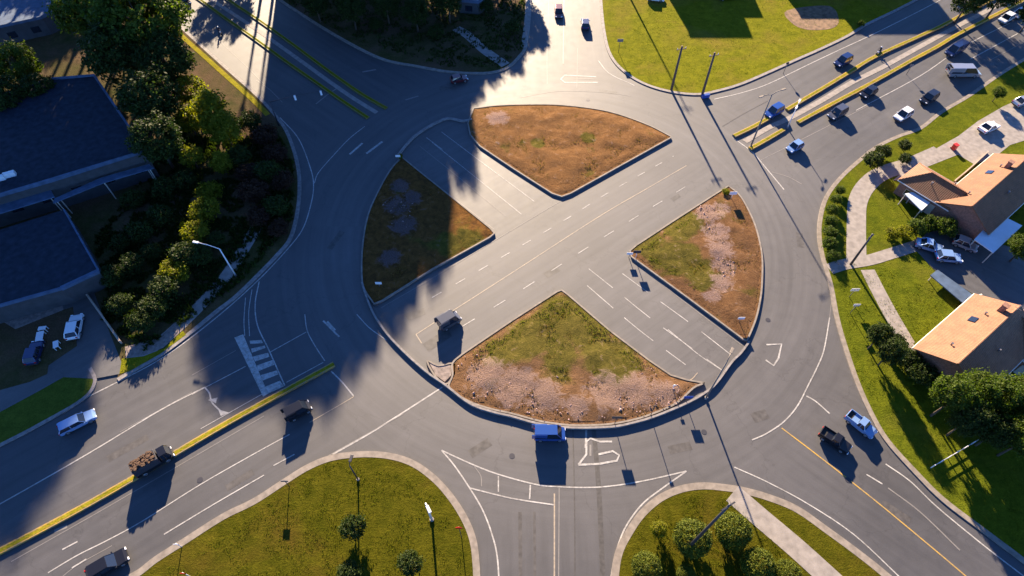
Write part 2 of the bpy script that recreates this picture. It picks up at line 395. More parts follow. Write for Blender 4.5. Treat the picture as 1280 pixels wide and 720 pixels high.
# verge and footpaths
def flat(name, px, m, z, z0=-.03, smooth=False):
    bm = bmesh.new(); prism(bm, W(px, smooth, 5, True), z0, z); return tag(link(name, bm, M[m]), kind='structure')
def path(name, px, w, m, z, z0=.05):
    bm = bmesh.new(); strip(bm, W(px, True, 5), -w/2, w/2, z0, z); return tag(link(name, bm, M[m]), kind='structure')
path('footpath', [(915,617),(952,649),(1000,690),(1060,745),(1120,800)], 2.6, 'concrete', .155)
flat('driveway', [(1116,226),(1149,198),(1197,171),(1222,152),(1253,134),(1330,100),(1400,130),(1300,170),(1262,182),(1243,197),(1217,206),(1197,194),(1159,209),(1135,226)], 'concrete', .15)
path('footpath', [(1175,190),(1140,205),(1103,217),(1083,232),(1072,252),(1070,280),(1070,330)], 3.0, 'concrete', .158)
path('footpath', [(1084,338),(1096,362),(1112,392),(1134,430)], 2.2, 'concrete', .154)
path('footpath', [(1036,337),(1056,331),(1085,326),(1112,318),(1150,306)], 2.0, 'concrete', .162)
flat('driveway', [(1140,309),(1158,292),(1195,282),(1230,300),(1330,330),(1330,420),(1272,398),(1225,374),(1167,338)], 'asphalt_drive', .166)
path('footpath', [(322,283),(300,320),(278,352),(245,388),(205,425),(160,455)], 2.0, 'concrete', .155)
flat('footpath', [(157,434),(200,423),(232,392),(239,394),(229,413),(205,435),(180,445),(158,448)], 'paving', .162)
flat('lawn', [(153,449),(180,446),(206,436),(229,414),(233,419),(201,443),(162,465),(150,468)], 'lawn', .168)
bm = bmesh.new(); strip(bm, W([(196,5),(226,40),(252,64),(282,91),(318,123),(338,143)]), .0, -1.0, .1, .17); tag(link('grass_verge', bm, M['median_grass']), kind='structure')
path('footpath', [(570,36),(585,45),(605,63),(632,82)], 2.2, 'concrete', .155)
path('footpath', [(655,60),(659,30),(661,0),(662,-50)], 1.4, 'concrete', .155)
flat('court', [(0,382),(75,362),(80,388),(20,412),(0,400)], 'paving', .156)
flat('court', [(983,14),(1035,8),(1048,25),(1040,36),(1010,38),(990,30)], 'dirt', .15, smooth=True)
# ring pale verge pieces
path('footpath', [(1134,430),(1150,460)], 1.6, 'concrete', .15)

# ------------------------------------------------------------------ central island
ISL = [
 ('N', [(592,137),(615,134),(640,132.5),(683,132),(710,133.5),(740,137),(765,142),(790,150),(815,160),(838,172)], [(838,173.5),(713,243),(702,247),(690,243),(640,211),(600,184),(588,170),(585,155)]),
 ('E', [(910,234),(925,247),(940,275),(948,300),(952,323),(952,350),(950,373),(944,400),(933,427)], [(928,425),(860,374),(789,322),(787,315),(795,308),(850,272),(900,240)]),
 ('S', [(880,480),(866,486),(845,505),(813,519),(790,526),(763,531),(740,532.5),(713,532.5),(690,530),(673,527),(640,518),(613,512),(587,503),(562,487),(566,470),(566,455),(578,444)], [(640,402),(696,366),(702,364),(710,370),(760,413),(810,451),(838,470),(858,476)]),
 ('W', [(503,198),(492,209),(482,224),(472,243),(463,263),(457,285),(453,317),(453,350),(457,365),(468,381)], [(478,377),(540,338),(612,298),(618,293),(612,286),(560,244),(520,212)]),
]
def wxy(x, y, r): g = V(x, y); return (g.x, g.y, r)
imats = {
 'N': island_mat('island_dry_north', (.15, .075, .03), (.225, .12, .05), [wxy(672,182,1.5), wxy(735,175,1.7)], [wxy(622,150,2.5)]),
 'E': island_mat('island_dry_east', (.12, .062, .03), (.19, .105, .05), [wxy(812,300,4), wxy(845,322,5), wxy(848,292,4), wxy(875,345,3.5), wxy(862,280,3)], [wxy(885,270,2.6), wxy(893,292,2.6), wxy(900,315,2.6), wxy(903,335,2.2), wxy(900,355,2), wxy(890,372,1.6), wxy(900,262,1.8)]),
 'S': island_mat('island_dry_south', (.13, .072, .035), (.22, .125, .065), [wxy(700,400,6), wxy(670,420,5), wxy(735,430,6), wxy(765,455,4), wxy(640,430,3.5), wxy(705,445,5), wxy(620,440,3)], [wxy(610,472,3.2), wxy(640,484,3.6), wxy(680,496,3), wxy(757,492,3.4), wxy(795,490,3.2), wxy(830,492,2.2), wxy(655,474,2.0), wxy(720,510,2)], (.25, .175, .145)),
 'W': island_mat('island_dry_west', (.06, .032, .014), (.20, .095, .025), [wxy(590,300,3), wxy(560,310,3)], [wxy(497,260,2.6), wxy(505,285,2.6), wxy(488,325,2), wxy(500,235,2), wxy(515,250,2)], (.13, .095, .10)),
}
def point_in(p, poly):
    c = False; j = len(poly)-1
    for i in range(len(poly)):
        a, b = poly[i], poly[j]
        if (a.y > p[1]) != (b.y > p[1]) and p[0] < (b.x-a.x)*(p[1]-a.y)/(b.y-a.y)+a.x: c = not c
        j = i
    return c
def edge_dist(p, poly):
    q = Vector((p[0], p[1], 0)); best = 1e9
    for i in range(len(poly)):
        a, b = poly[i-1], poly[i]; ab = b-a; t = max(0, min(1, (q-a).dot(ab)/max(ab.length_squared, 1e-9)))
        best = min(best, (a+ab*t-q).length)
    return best
island_polys = {}
for key, arc, rest in ISL:
    poly = W(arc, True, 4)+[V(*p) for p in rest]
    island_polys[key] = poly
    # turf mound: rim at kerb height rising gently towards the middle
    inner = offset(poly, -.22, True)
    bm = bmesh.new()
    xs = [p.x for p in poly]; ys = [p.y for p in poly]; st = .55
    prism(bm, poly, -.05, .26)
    link_o = link('island_base', bm, imats[key]); tag(link_o, kind='structure')
    vid = {}; verts = []; faces = []
    nx = int((max(xs)-min(xs))/st)+2; ny = int((max(ys)-min(ys))/st)+2
    def vert(i, j):
        if (i, j) not in vid:
            x = min(xs)+i*st; y = min(ys)+j*st
            d = edge_dist((x, y), poly)
            n = noise.fractal(Vector((x*.25, y*.25, 3)), .8, 2.1, 4)
            z = .2+min(d, 3.5)*.09+max(0, min(1, (d-.4)/2))*n*.28+(.07 if d > .5 else 0)
            vid[(i, j)] = len(verts); verts.append((x, y, z))
        return vid[(i, j)]
    for i in range(nx):
        for j in range(ny):
            cs = [(min(xs)+(i+a)*st, min(ys)+(j+b)*st) for a, b in ((0, 0), (1, 0), (1, 1), (0, 1))]
            if all(point_in(c, poly) for c in cs): faces.append([vert(i, j), vert(i+1, j), vert(i+1, j+1), vert(i, j+1)])
    tag(raw('island_turf', verts, faces, imats[key], smooth=True), kind='structure')
    bm = bmesh.new(); strip(bm, poly, -.12, .12, -.05, .33, True)
    tag(link('island_kerb', bm, M['kerb']), kind='structure')
# circular kerb that closes the island roads (north-west, west, south, east)
bm = bmesh.new()
strip(bm, W([(590,150),(578,152),(560,149),(540,157),(520,170),(508,182),(498,195)], True, 5), -.22, .22, -.05, .3)
strip(bm, W([(454,354),(459,370),(467,390),(476,405),(487,420),(503,437),(520,453),(538,468),(557,481),(587,504),(613,514),(640,520.5),(673,529.5),(713,534.5),(763,533.5),(790,528.5),(813,522),(835,513.5),(857,504),(877,493),(893,480),(913,453),(924,442),(935,427)], True, 5), -.28, .0, -.05, .42)
tag(link('island_kerb', bm, M['kerb_dark']), kind='structure')
flat('traffic_island', [(536,453),(548,458),(566,457),(564,470),(556,478),(545,470)], 'paving', .2)
bm = bmesh.new(); strip(bm, W([(534,452),(548,458),(566,455),(569,464),(565,474),(557,481),(545,472)], True, 3, True), -.12, .12, -.05, .26, True)
tag(link('island_kerb', bm, M['kerb']), kind='structure')

# ------------------------------------------------------------------ medians
M['turf_edge'] = paint('olive_kerb', (.16, .15, .02), .2)
def median(px, w, h, mid='median_grass', ends=True, top='yellow', name='median'):
    p = W(px, True, 5)
    bm = bmesh.new(); strip(bm, p, -w/2, w/2, -.05, h)
    o = tag(link(name, bm, M[top]), kind='structure')
    bm = bmesh.new(); strip(bm, p, -w/2+.17, w/2-.17, h-.02, h+.012)
    link('planting_strip', bm, M[mid], o)
    return p
MED = []
MED.append(median([(418,456),(378,478),(334,502),(280,532),(217,569),(170,597),(100,637),(0,690),(-110,745)], .8, .3))
MED.append(median([(483,136),(455,120),(427,101),(398,80),(370,59),(345,41),(318,22),(285,0),(240,-35)], .8, .25, 'lawn', top='turf_edge'))
MED.append(median([(460,148),(430,128),(400,107),(357,77),(320,50),(280,22),(250,0),(205,-32)], .8, .25, 'lawn', top='turf_edge'))
MED.append(median([(917,171),(940,160),(960,149)], .8, .34))
MED.append(median([(983,138),(1027,112),(1060,92),(1093,72),(1143,49),(1175,34),(1207,17),(1240,0),(1330,-45)], .8, .34))
MED.append(median([(937,187),(957,176),(979,163)], .8, .34))
MED.append(median([(997,154),(1030,136),(1070,115),(1110,93),(1140,76),(1170,60),(1193,46),(1227,28),(1270,6),(1340,-32)], .8, .34))
bm = bmesh.new()
strip(bm, W([(931,177),(960,160),(990,146),(1030,124),(1065,103),(1105,83),(1156,55),(1200,31),(1250,5),(1330,-38)]), -.55, .55, None, .03)
strip(bm, W([(471,141),(442,123),(413,103),(380,79),(345,54),(315,33),(270,3),(220,-34)]), -.45, .45, None, .03)
tag(link('median_paving', bm, M['concrete']), kind='structure')

# ------------------------------------------------------------------ road markings
lines = {k: bmesh.new() for k in ('white', 'white_faint', 'cream', 'yline', 'tar', 'stain')}
_lz = [0]
def ln(px, w=.14, m='white', dash=None, smooth=True, z=None):
    p = W(px, smooth and len(px) > 2, 6); w *= .85
    _lz[0] += 1; zz = (.010+(_lz[0] % 9)*.0015) if z is None else z
    if dash is None: strip(lines[m], p, -w/2, w/2, None, zz); return
    on, off = dash; d = 0; seg = []
    L = [0]
    for a, b in zip(p, p[1:]): L.append(L[-1]+(b-a).length)
    def at(s):
        for i in range(len(L)-1):
            if L[i+1] >= s: return p[i].lerp(p[i+1], (s-L[i])/max(1e-6, L[i+1]-L[i]))
        return p[-1]
    while d < L[-1]:
        e = min(d+on, L[-1]); strip(lines[m], [at(d), at((d+e)/2), at(e)], -w/2, w/2, None, zz); d += on+off
def quad(px, m='white', z=.02):
    prism(lines[m], [V(*q) for q in px], 0, z, True)
# crossing road, south-west to north-east
ln([(520,418),(640,341),(750,270),(810,235),(858,207)], .15, 'cream')
ln([(520,418),(527,429)], .15, 'cream')
ln([(540,372),(606,334),(711,272),(757,243),(842,195)], .16, 'white', (1.7, 2.6))
ln([(578,408),(648,365),(757,295),(872,224)], .16, 'white', (2.2, 3.4))
ln([(476,385),(545,345),(621,299),(700,252),(780,208),(840,178)], .12, 'white_faint')
ln([(578,452),(640,407),(702,368)], .12, 'cream')
ln([(787,313),(850,270),(905,238)], .12, 'cream')
# south-east leg inside the island
ln([(702,368),(760,418),(812,456),(842,473),(862,475),(872,466)], .14, 'cream')
ln([(736,336),(770,363),(812,397),(860,432),(903,463)], .15, 'white', (5.0, 2.4))
ln([(734,357),(764,383),(802,415),(857,456)], .15, 'white', (5.5, 2.2))
ln([(778,342),(820,373),(868,408),(918,447)], .15, 'white', (5.0, 2.4))
ln([(835,412),(873,443),(903,463)], .15, 'white')
ln([(787,322),(850,373),(928,432)], .12, 'white_faint')
# north-west leg
ln([(540,178),(590,218),(652,268)], .13, 'white')
ln([(552,165),(605,205),(668,252)], .13, 'white')
ln([(525,183),(570,219),(632,270)], .13, 'white_faint')
ln([(533,172),(553,187)], .16, 'white'); ln([(510,205),(560,242),(618,287)], .12, 'white_faint')
# ring
ln([(350,147),(373,173),(388,210),(392,233),(388,258),(378,287),(358,313),(322,351),(268,399),(205,446),(140,481),(60,520)], .2)
ln([(393,229),(398,216),(417,194),(437,173),(456,158)], .18)
ln([(324,352),(319,380),(322,407),(335,435),(347,462),(356,482)], .2)
ln([(307,372),(305,400),(306,420)], .13); ln([(315,362),(311,390),(312,420)], .13)
quad([(293,422),(304,418),(335,492),(329,496)])
for a, b, c, d in (((312,426),(327,425),(329,429),(313,430)), ((314,436),(331,432),(332,435),(315,441)), ((316,446),(335,441),(337,446),(319,452)), ((321,457),(341,450),(343,456),(323,464)), ((326,469),(346,463),(348,468),(328,476)), ((330,484),(350,476),(355,483),(331,494))):
    quad([a, b, c, d], z=.024)
ln([(381,393),(384,413),(393,431),(406,451)], .16); ln([(404,401),(424,421)], .3); ln([(409,402),(419,413)], .35)
ln([(446,393),(462,410),(483,425)], .15); ln([(414,464),(428,478),(442,495)], .2)
ln([(416,568),(470,537),(553,484)], .25); ln([(410,570),(440,553),(505,517)], .12, 'white_faint')
# south-west road, upper carriageway
ln([(-60,662),(0,630),(107,569),(200,513),(256,484)], .2); ln([(240,493),(307,458)], .14); ln([(338,440),(383,415)], .14)
ln([(240,469),(295,438)], .12, 'white_faint'); ln([(-60,645),(251,536),(329,492)][1:], .12)
ln([(358,478),(404,453)], .14)
ln([(150,540),(240,490)], .1, 'white_faint'); ln([(256,484),(262,492),(265,503),(277,515)], .22); quad([(260,500),(272,497),(270,504)]); quad([(273,512),(287,516),(276,520)])
# lower carriageway
ln([(60,716),(97,694),(133,676),(177,652),(250,606),(320,566),(362,543)], .16); ln([(387,528),(437,499),(442,495)], .13, 'cream')
ln([(342,582),(368,568)], .18); ln([(205,668),(268,630),(330,594)], .18)
ln([(78,687),(97,677)], .2); ln([(90,710),(108,699)], .2); ln([(68,664),(84,658)], .5, 'white_faint')
ln([(60,740),(90,711),(140,682)], .1, 'white_faint')
ln([(14,702),(120,642),(215,587),(330,520)], .12, 'white_faint')
# south approach
ln([(552,563),(568,582),(587,610),(603,637),(615,668),(622,700),(625,760)], .2)
ln([(552,563),(587,579),(620,592),(663,604),(690,608),(747,609),(800,602),(858,589)], .2)
ln([(587,610),(640,623),(692,631)], .2); ln([(623,595),(623,615)], .18); ln([(663,606),(662,624)], .2); ln([(593,583),(601,595),(602,608)], .12, 'white_faint')
ln([(858,589),(827,611),(803,630),(783,657),(772,684),(764,720),(762,760)], .2)
ln([(693,617),(693,760)], .2, 'cream'); ln([(699,610),(698,760)], .14, 'white_faint')
ln([(716,533),(718,620),(719,760)], .16, 'tar'); ln([(742,536),(749,620),(755,760)], .7, 'tar', z=.007); ln([(650,640),(651,760)], .5, 'stain', z=.006); ln([(668,640),(669,760)], .35, 'stain', z=.006)
ln([(723,581),(733,568),(733,552),(738,548),(750,552),(765,552)], .3, smooth=False); ln([(723,581),(748,580),(771,576),(774,569),(766,564),(748,568)], .32, smooth=False); ln([(733,534),(732,560)], .3); ln([(738,556),(738,570)], .3, 'white_faint')
# marks north and east
ln([(747,103),(706,103),(701,99),(706,94),(745,96)], .3, smooth=False); ln([(716,98),(742,99)], .25, 'white_faint')
ln([(748,76),(762,92),(793,107)], .18); ln([(650,122),(700,114),(760,116),(788,120)], .12, 'white_faint')
ln([(687,-20),(684,60),(684,105)], .12, 'white_faint'); ln([(722,60),(721,110)], .12, 'white_faint'); ln([(705,0),(704,80)], .3, 'white_faint')
ln([(916,172),(940,190),(960,213),(980,237)], .22); ln([(951,200),(985,183),(1040,155),(1090,130)], .13, 'white_faint')
ln([(965,215),(985,221),(1002,230)], .18, 'white_faint')
ln([(893,124),(927,116),(960,105),(1010,81),(1050,62),(1093,42),(1147,15),(1190,-8)], .22)
ln([(1070,138),(1150,95),(1203,59),(1262,29)], .2); ln([(1213,74),(1272,42)], .22); ln([(1238,75),(1285,50)], .12, 'white_faint')
ln([(903,158),(930,142),(960,126)], .12, 'tar')
ln([(1037,397),(1030,437),(1021,460),(1010,482),(997,507),(980,527),(958,542),(940,550)], .2)
ln([(1037,397),(1040,360),(1031,320)], .1, 'white_faint')
ln([(1008,495),(1020,502),(1037,517)], .22); ln([(1107,580),(1137,601),(1165,628),(1193,652),(1240,690),(1290,728)], .2)
ln([(1083,593),(1103,605)], .2); ln([(1110,610),(1150,640),(1200,688)], .2, 'white_faint')
ln([(977,535),(1027,573),(1093,625),(1150,672),(1207,720),(1250,758)], .2, 'yline')
ln([(918,584),(960,603),(1010,630),(1067,668),(1123,720),(1150,745)], .18)
ln([(958,431),(977,430),(973,448),(967,457),(957,450)], .3, smooth=False)
ln([(320,100),(337,112),(353,128)], .14, 'white_faint'); ln([(437,193),(453,179)], .45); ln([(458,192),(478,177)], .5); ln([(453,90),(470,87)], .5, 'white_faint'); ln([(507,125),(523,120)], .4, 'white_faint')
ln([(250,30),(300,75),(330,105)], .12, 'white_faint'); ln([(395,130),(410,118),(425,108)], .3, 'white_faint')
for px in (((505,393),(530,385),(532,393),(512,401)), ((528,430),(560,410),(565,420),(536,440)), ((838,248),(848,242),(851,246),(842,252))): quad(px, 'stain', .008)
rp = random.Random(21)
for px, py, a, w_, h2 in ((600,560,.6,1.2,3.0),(420,300,1.2,1.0,4),(950,520,.3,1.4,2.2),(160,560,.64,1.0,5),(1000,300,1.4,1.1,3.2),(300,600,.64,.9,3.5),(1010,150,.64,1.0,4),(1120,640,-.7,1.0,3.4),(690,340,.62,1.2,2.6),(560,110,.1,1.2,3.4),(760,115,-.2,1.0,3.6),(850,560,.2,1.1,3.0)):
    c_ = V(px, py); d1 = Vector((math.cos(a), math.sin(a), 0))*h2/2; d2 = Vector((-math.sin(a), math.cos(a), 0))*w_/2
    prism(lines['stain'], [c_-d1-d2, c_+d1-d2, c_+d1+d2, c_-d1+d2], 0, .005, True)
for k, b in lines.items():
    tag(link({'white': 'road_marking', 'white_faint': 'faded_marking', 'cream': 'centre_line', 'yline': 'yellow_line', 'tar': 'tar_seam', 'stain': 'road_stain'}[k], b, M[k]), kind='structure')

# ------------------------------------------------------------------ scatter (grass clumps, rubble)
def scatter_blades(name, poly, n, m, size, z, dens=None, seed=1):
    r = random.Random(seed); vs_, fs = [], []
    xs = [p.x for p in poly]; ys = [p.y for p in poly]; c = 0; tries = 0
    while c < n and tries < n*8:
        tries += 1
        x = r.uniform(min(xs), max(xs)); y = r.uniform(min(ys), max(ys))
        if not point_in((x, y), poly): continue
        if dens and noise.noise(Vector((x*.35, y*.35, seed))) < dens: continue
        c += 1; d = edge_dist((x, y), poly) if z is None else 9
        zz = (.2+min(d, 3.5)*.09) if z is None else z
        for k in range(4):
            a = r.uniform(0, 6.28); s = size*r.uniform(.5, 1.3); w = s*.35
            bx, by = x+r.uniform(-.2, .2), y+r.uniform(-.2, .2); i = len(vs_)
            vs_ += [(bx-w*math.cos(a), by-w*math.sin(a), zz-.05), (bx+w*math.cos(a), by+w*math.sin(a), zz-.05), (bx+r.uniform(-.5, .5)*s, by+r.uniform(-.5, .5)*s, zz+s)]
            fs.append((i, i+1, i+2))
    o = raw(name, vs_, fs, m); return tag(o, kind='stuff')
def scatter_rocks(name, items, n, seed=3):
    r = random.Random(seed); vs_, fs = [], []
    for _ in range(n):
        x0, y0, rr = r.choice(items); a = r.uniform(0, 6.28); d = rr*1.1*math.sqrt(r.random())
        x, y = x0+d*math.cos(a), y0+d*math.sin(a); s = r.uniform(.04, .12)*(1.8 if r.random() < .1 else 1); i = len(vs_); z = .48
        q = [(1, 0, 0), (-.2, 1, 0), (-1, -.1, 0), (.1, -1, 0), (.2, .1, 1), (0, 0, -1)]
        vs_ += [(x+(u+r.uniform(-.3, .3))*s, y+(v+r.uniform(-.3, .3))*s, z+w*s*.7) for u, v, w in q]
        fs += [(i, i+1, i+4), (i+1, i+2, i+4), (i+2, i+3, i+4), (i+3, i, i+4), (i+1, i, i+5), (i+2, i+1, i+5), (i+3, i+2, i+5), (i, i+3, i+5)]
    return tag(raw(name, vs_, fs, M['rock']), kind='stuff')
for k, (n, mm) in dict(N=(1500, 'leaf_straw'), E=(1200, 'leaf_straw'), S=(1500, 'leaf_straw'), W=(1200, 'leaf_straw')).items():
    scatter_blades('dry_grass', island_polys[k], n, M[mm], .13, None, -.1, seed=ord(k))
scatter_blades('grass', [V(*p) for p in ((702,372),(820,460),(760,470),(600,460),(590,440))], 1500, M['leaf_blade'], .13, .48, -.3, 5)
scatter_blades('grass', [V(*p) for p in ((795,315),(870,270),(890,360),(870,365))], 900, M['leaf_blade'], .13, .45, -.3, 6)
scatter_rocks('rubble', [wxy(610,470,4), wxy(640,480,5), wxy(680,492,3.5), wxy(760,492,3.5), wxy(800,487,3.5), wxy(830,492,2), wxy(720,505,2.5)], 450)
scatter_rocks('rubble', [wxy(885,270,2), wxy(893,292,2), wxy(900,315,2), wxy(903,335,2), wxy(900,355,1.6), wxy(497,260,2.4), wxy(505,285,2.4)], 500, 9)
scatter_blades('grass', [V(*p) for p in ((170,740),(320,640),(410,580),(480,580),(550,625),(580,700),(580,760))], 2500, M['leaf_blade'], .12, .13, -.1, 11)
scatter_blades('grass', [V(*p) for p in ((785,740),(800,660),(860,620),(905,620),(990,700),(1010,740))], 1500, M['leaf_blade'], .12, .13, -.1, 12)
scatter_blades('grass', [V(*p) for p in ((755,0),(770,70),(840,112),(900,108),(1080,30),(1140,-20),(755,-20))], 3000, M['leaf_blade'], .12, .13, -.1, 13)
scatter_blades('grass', [V(*p) for p in ((1045,330),(1100,330),(1200,380),(1300,600),(1300,700),(1180,610),(1070,470))], 3000, M['leaf_blade'], .12, .13, -.1, 14)
scatter_blades('undergrowth', [V(*p) for p in ((215,150),(300,150),(345,165),(368,200),(365,280),(300,355),(180,440),(130,400),(120,300),(190,210))], 9000, M['leaf_dark'], .5, .13, -.15, 15)
scatter_blades('undergrowth', [V(*p) for p in ((350,0),(440,50),(560,85),(625,85),(655,60),(655,-20),(340,-20))], 3500, M['leaf_dark'], .4, .13, -.1, 16)

# ------------------------------------------------------------------ trees and shrubs
def crown_mesh(name, rx, rz, clusters, per, ls, seed, lob=.35, hollow=.45, m='leaf_green', flat=0.0):
    r = random.Random(seed); vs_, fs = [], []
    lobes = [(Vector((r.uniform(-1, 1), r.uniform(-1, 1), r.uniform(-.5, .9))).normalized(), r.uniform(.5, 1)) for _ in range(7)]
    for _ in range(clusters):
        d = Vector((r.gauss(0, 1), r.gauss(0, 1), r.gauss(0, .9))).normalized()
        if d.z < -.45 and r.random() < .7: continue
        k = max((d.dot(l)*w for l, w in lobes)); rad = (1-lob)+lob*k
        rad *= r.uniform(hollow, 1)**.6
        c = Vector((d.x*rx*rad, d.y*rx*rad, d.z*rz*rad)); cs = ls*r.uniform(1.6, 3.2)
        for _ in range(per):
            o = Vector((r.gauss(0, .5), r.gauss(0, .5), r.gauss(0, .35)))*cs
            n = (Vector((r.uniform(-1, 1), r.uniform(-1, 1), r.uniform(-.2, 1.2)))+d*.5).normalized()
            a = n.orthogonal().normalized(); a.rotate(Matrix.Rotation(r.uniform(0, 6.28), 3, n)); b = n.cross(a)
            s = ls*r.uniform(.5, 1.1); p = c+o; i = len(vs_)
            vs_ += [p-a*s, p+b*s*.55, p+a*s, p-b*s*.55]; fs.append((i, i+1, i+2, i+3))
    return [tuple(v) for v in vs_], fs
def trunk_bm(h, r0, rx, rz, seed, limbs=6):
    r = random.Random(seed); bm = bmesh.new()
    bend = Vector((r.uniform(-.3, .3), r.uniform(-.3, .3), 0))
    tube(bm, [(0, 0, -.1), bend*.3+Vector((0, 0, h*.35)), bend+Vector((0, 0, h*.7)), bend*1.2+Vector((0, 0, h))], [r0*1.25, r0*.85, r0*.6, r0*.2], 8)
    for k in range(limbs):
        a = k*6.28/limbs+r.uniform(-.4, .4); z0 = h*r.uniform(.4, .75)
        b = Vector((math.cos(a), math.sin(a), 0))
        tube(bm, [bend*(z0/h)+Vector((0, 0, z0)), bend+b*rx*.4+Vector((0, 0, z0+rz*.35)), bend+b*rx*.75+Vector((0, 0, z0+rz*.7))], [r0*.45, r0*.28, r0*.08], 6)
    return bm
protos = {}
def make_proto(key, name, h, rx, rz, clusters, per, ls, m, seed, r0=.22, **k):
    t = empty(name); v, f = crown_mesh('crown', rx, rz, clusters, per, ls, seed, **k)
    cr = raw('crown', v, f, M[m], t); cr.location = (0, 0, h-rz*.9)
    link('trunk', trunk_bm(h-rz*.6, r0, rx, rz, seed), M['bark'], t, True)
    protos[key] = [t, False, h]
make_proto('broad', 'broadleaf_tree', 10, 4.6, 4.0, 300, 34, .26, 'leaf_green', 1)
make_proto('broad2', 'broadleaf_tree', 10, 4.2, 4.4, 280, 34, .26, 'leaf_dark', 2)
make_proto('bright', 'bright_tree', 6, 2.4, 2.8, 160, 30, .22, 'leaf_yellow', 3, r0=.14)
M['leaf_shrub'] = leaf('leaves_clipped', (.03, .048, .006), (.115, .13, .010), .08)
make_proto('shrub', 'round_shrub', 3.6, 1.9, 1.8, 900, 18, .10, 'leaf_shrub', 4, r0=.1, lob=.10, hollow=.80)
make_proto('bush', 'bush', 2.6, 1.7, 1.25, 130, 26, .16, 'leaf_green', 5, r0=.08)
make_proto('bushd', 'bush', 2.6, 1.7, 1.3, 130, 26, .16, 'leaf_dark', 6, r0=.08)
make_proto('bushb', 'bush', 2.4, 1.8, 1.2, 130, 26, .16, 'leaf_brown', 8, r0=.08)
make_proto('bushy', 'bush', 2.4, 1.6, 1.2, 120, 26, .16, 'leaf_yellow', 9, r0=.08)
make_proto('gum', 'shade_gum_tree', 42, 5.2, 9.5, 520, 34, .40, 'leaf_dark', 17, r0=.5)  # unseen shade tree, crown kept high so light passes underneath
make_proto('tall', 'shade_tall_tree', 28, 4.8, 11, 520, 34, .36, 'leaf_dark', 7, r0=.45)  # unseen shade tree, placed beyond the frame
def plant(key, px, py, s, label, cat, group=None, zc=.55, sz=None):
    pr = protos[key]; h = pr[2]*(sz or s)
    o = copy_tree(pr[0]) if pr[1] else pr[0]; pr[1] = True
    p = V(px, py, h*zc); o.location = (p.x, p.y, .1); o.rotation_euler = (0, 0, rnd.uniform(0, 6.28)); o.scale = (s, s, sz or s)
    for k_ in ('label', 'category', 'group'):
        if k_ in o: del o[k_]
    return tag(o, label, cat, group)
G1 = 'trees in the dark north-west corner'
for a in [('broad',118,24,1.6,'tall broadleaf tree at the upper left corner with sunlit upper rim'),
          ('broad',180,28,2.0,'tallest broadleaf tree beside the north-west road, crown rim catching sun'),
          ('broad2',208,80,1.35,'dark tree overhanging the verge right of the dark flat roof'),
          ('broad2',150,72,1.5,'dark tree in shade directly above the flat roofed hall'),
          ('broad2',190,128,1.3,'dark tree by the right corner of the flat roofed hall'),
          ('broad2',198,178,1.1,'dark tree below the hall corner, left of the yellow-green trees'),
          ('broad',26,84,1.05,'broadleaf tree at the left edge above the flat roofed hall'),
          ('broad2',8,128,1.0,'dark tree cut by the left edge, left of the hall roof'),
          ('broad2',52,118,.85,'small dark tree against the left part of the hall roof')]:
    plant(*a, 'tree', G1)
G2 = 'yellow-green trees on the west verge'
for a in [('bright',240,116,1.25,'yellow-green tree nearest the sunny brown verge'),('bright',262,142,1.6,'largest yellow-green sunlit tree on the west verge'),
          ('bright',281,162,1.3,'yellow-green tree at the right end of the sunlit clump'),('bright',236,152,1.0,'slim yellow-green tree left of the sunlit clump'),
          ('bright',240,196,.85,'small yellow-green sapling below the sunlit clump'),('bright',277,204,.8,'narrow yellow-green sapling hanging below the clump right end')]:
    plant(*a, 'tree', G2)
G3 = 'dark bushes along the west kerb'
for i, (x, y, s) in enumerate([(312,152,1.4),(330,170,1.4),(345,192,1.3),(335,215,1.5),(352,225,1.2),(318,238,1.5),(345,258,1.3),(325,270,1.2),(348,285,1.0),(298,196,1.4),(310,215,1.2)]):
    tag(plant('bushb' if i % 3 else 'bushd', x, y, s, 'dark shaded bush in the reddish brown hedge mass beside the west ring road', 'bush', G3))
G4 = 'scrub bushes in the west plot'
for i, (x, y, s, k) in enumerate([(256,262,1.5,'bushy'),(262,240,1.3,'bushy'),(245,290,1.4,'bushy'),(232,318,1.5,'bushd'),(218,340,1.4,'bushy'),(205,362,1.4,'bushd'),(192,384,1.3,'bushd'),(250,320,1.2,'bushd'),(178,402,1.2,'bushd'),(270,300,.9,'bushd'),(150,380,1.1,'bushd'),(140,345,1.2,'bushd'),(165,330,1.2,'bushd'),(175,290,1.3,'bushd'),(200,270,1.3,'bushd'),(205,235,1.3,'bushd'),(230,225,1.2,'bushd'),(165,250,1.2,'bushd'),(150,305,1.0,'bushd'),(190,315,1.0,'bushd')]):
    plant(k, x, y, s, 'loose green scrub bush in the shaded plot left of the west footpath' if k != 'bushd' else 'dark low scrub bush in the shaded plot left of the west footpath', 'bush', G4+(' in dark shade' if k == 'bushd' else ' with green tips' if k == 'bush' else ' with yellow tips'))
for o in list(C.objects):
    if o.get('group', '').startswith(G4) and o['group'].endswith('yellow tips'): o['label'] = 'yellowish scrub bush in the strip left of the west footpath'
for a in [('broad2',395,6,.75,'dark tree on the north plot nearest the north-west road'),('broad2',440,14,.8,'dark tree second from the north-west road on the north plot'),
          ('broad2',482,4,.9,'dark tree in the middle of the shaded north plot'),('broad2',520,18,.75,'dark tree left of the start of the north footpath'),
          ('broad2',560,2,.9,'dark tree beside the pale blue roofed house at the top edge'),('bushd',640,34,1.1,'dark round bush alone between the north footpath and the north road')]:
    plant(*a, 'tree' if a[0] != 'bushd' else 'bush')
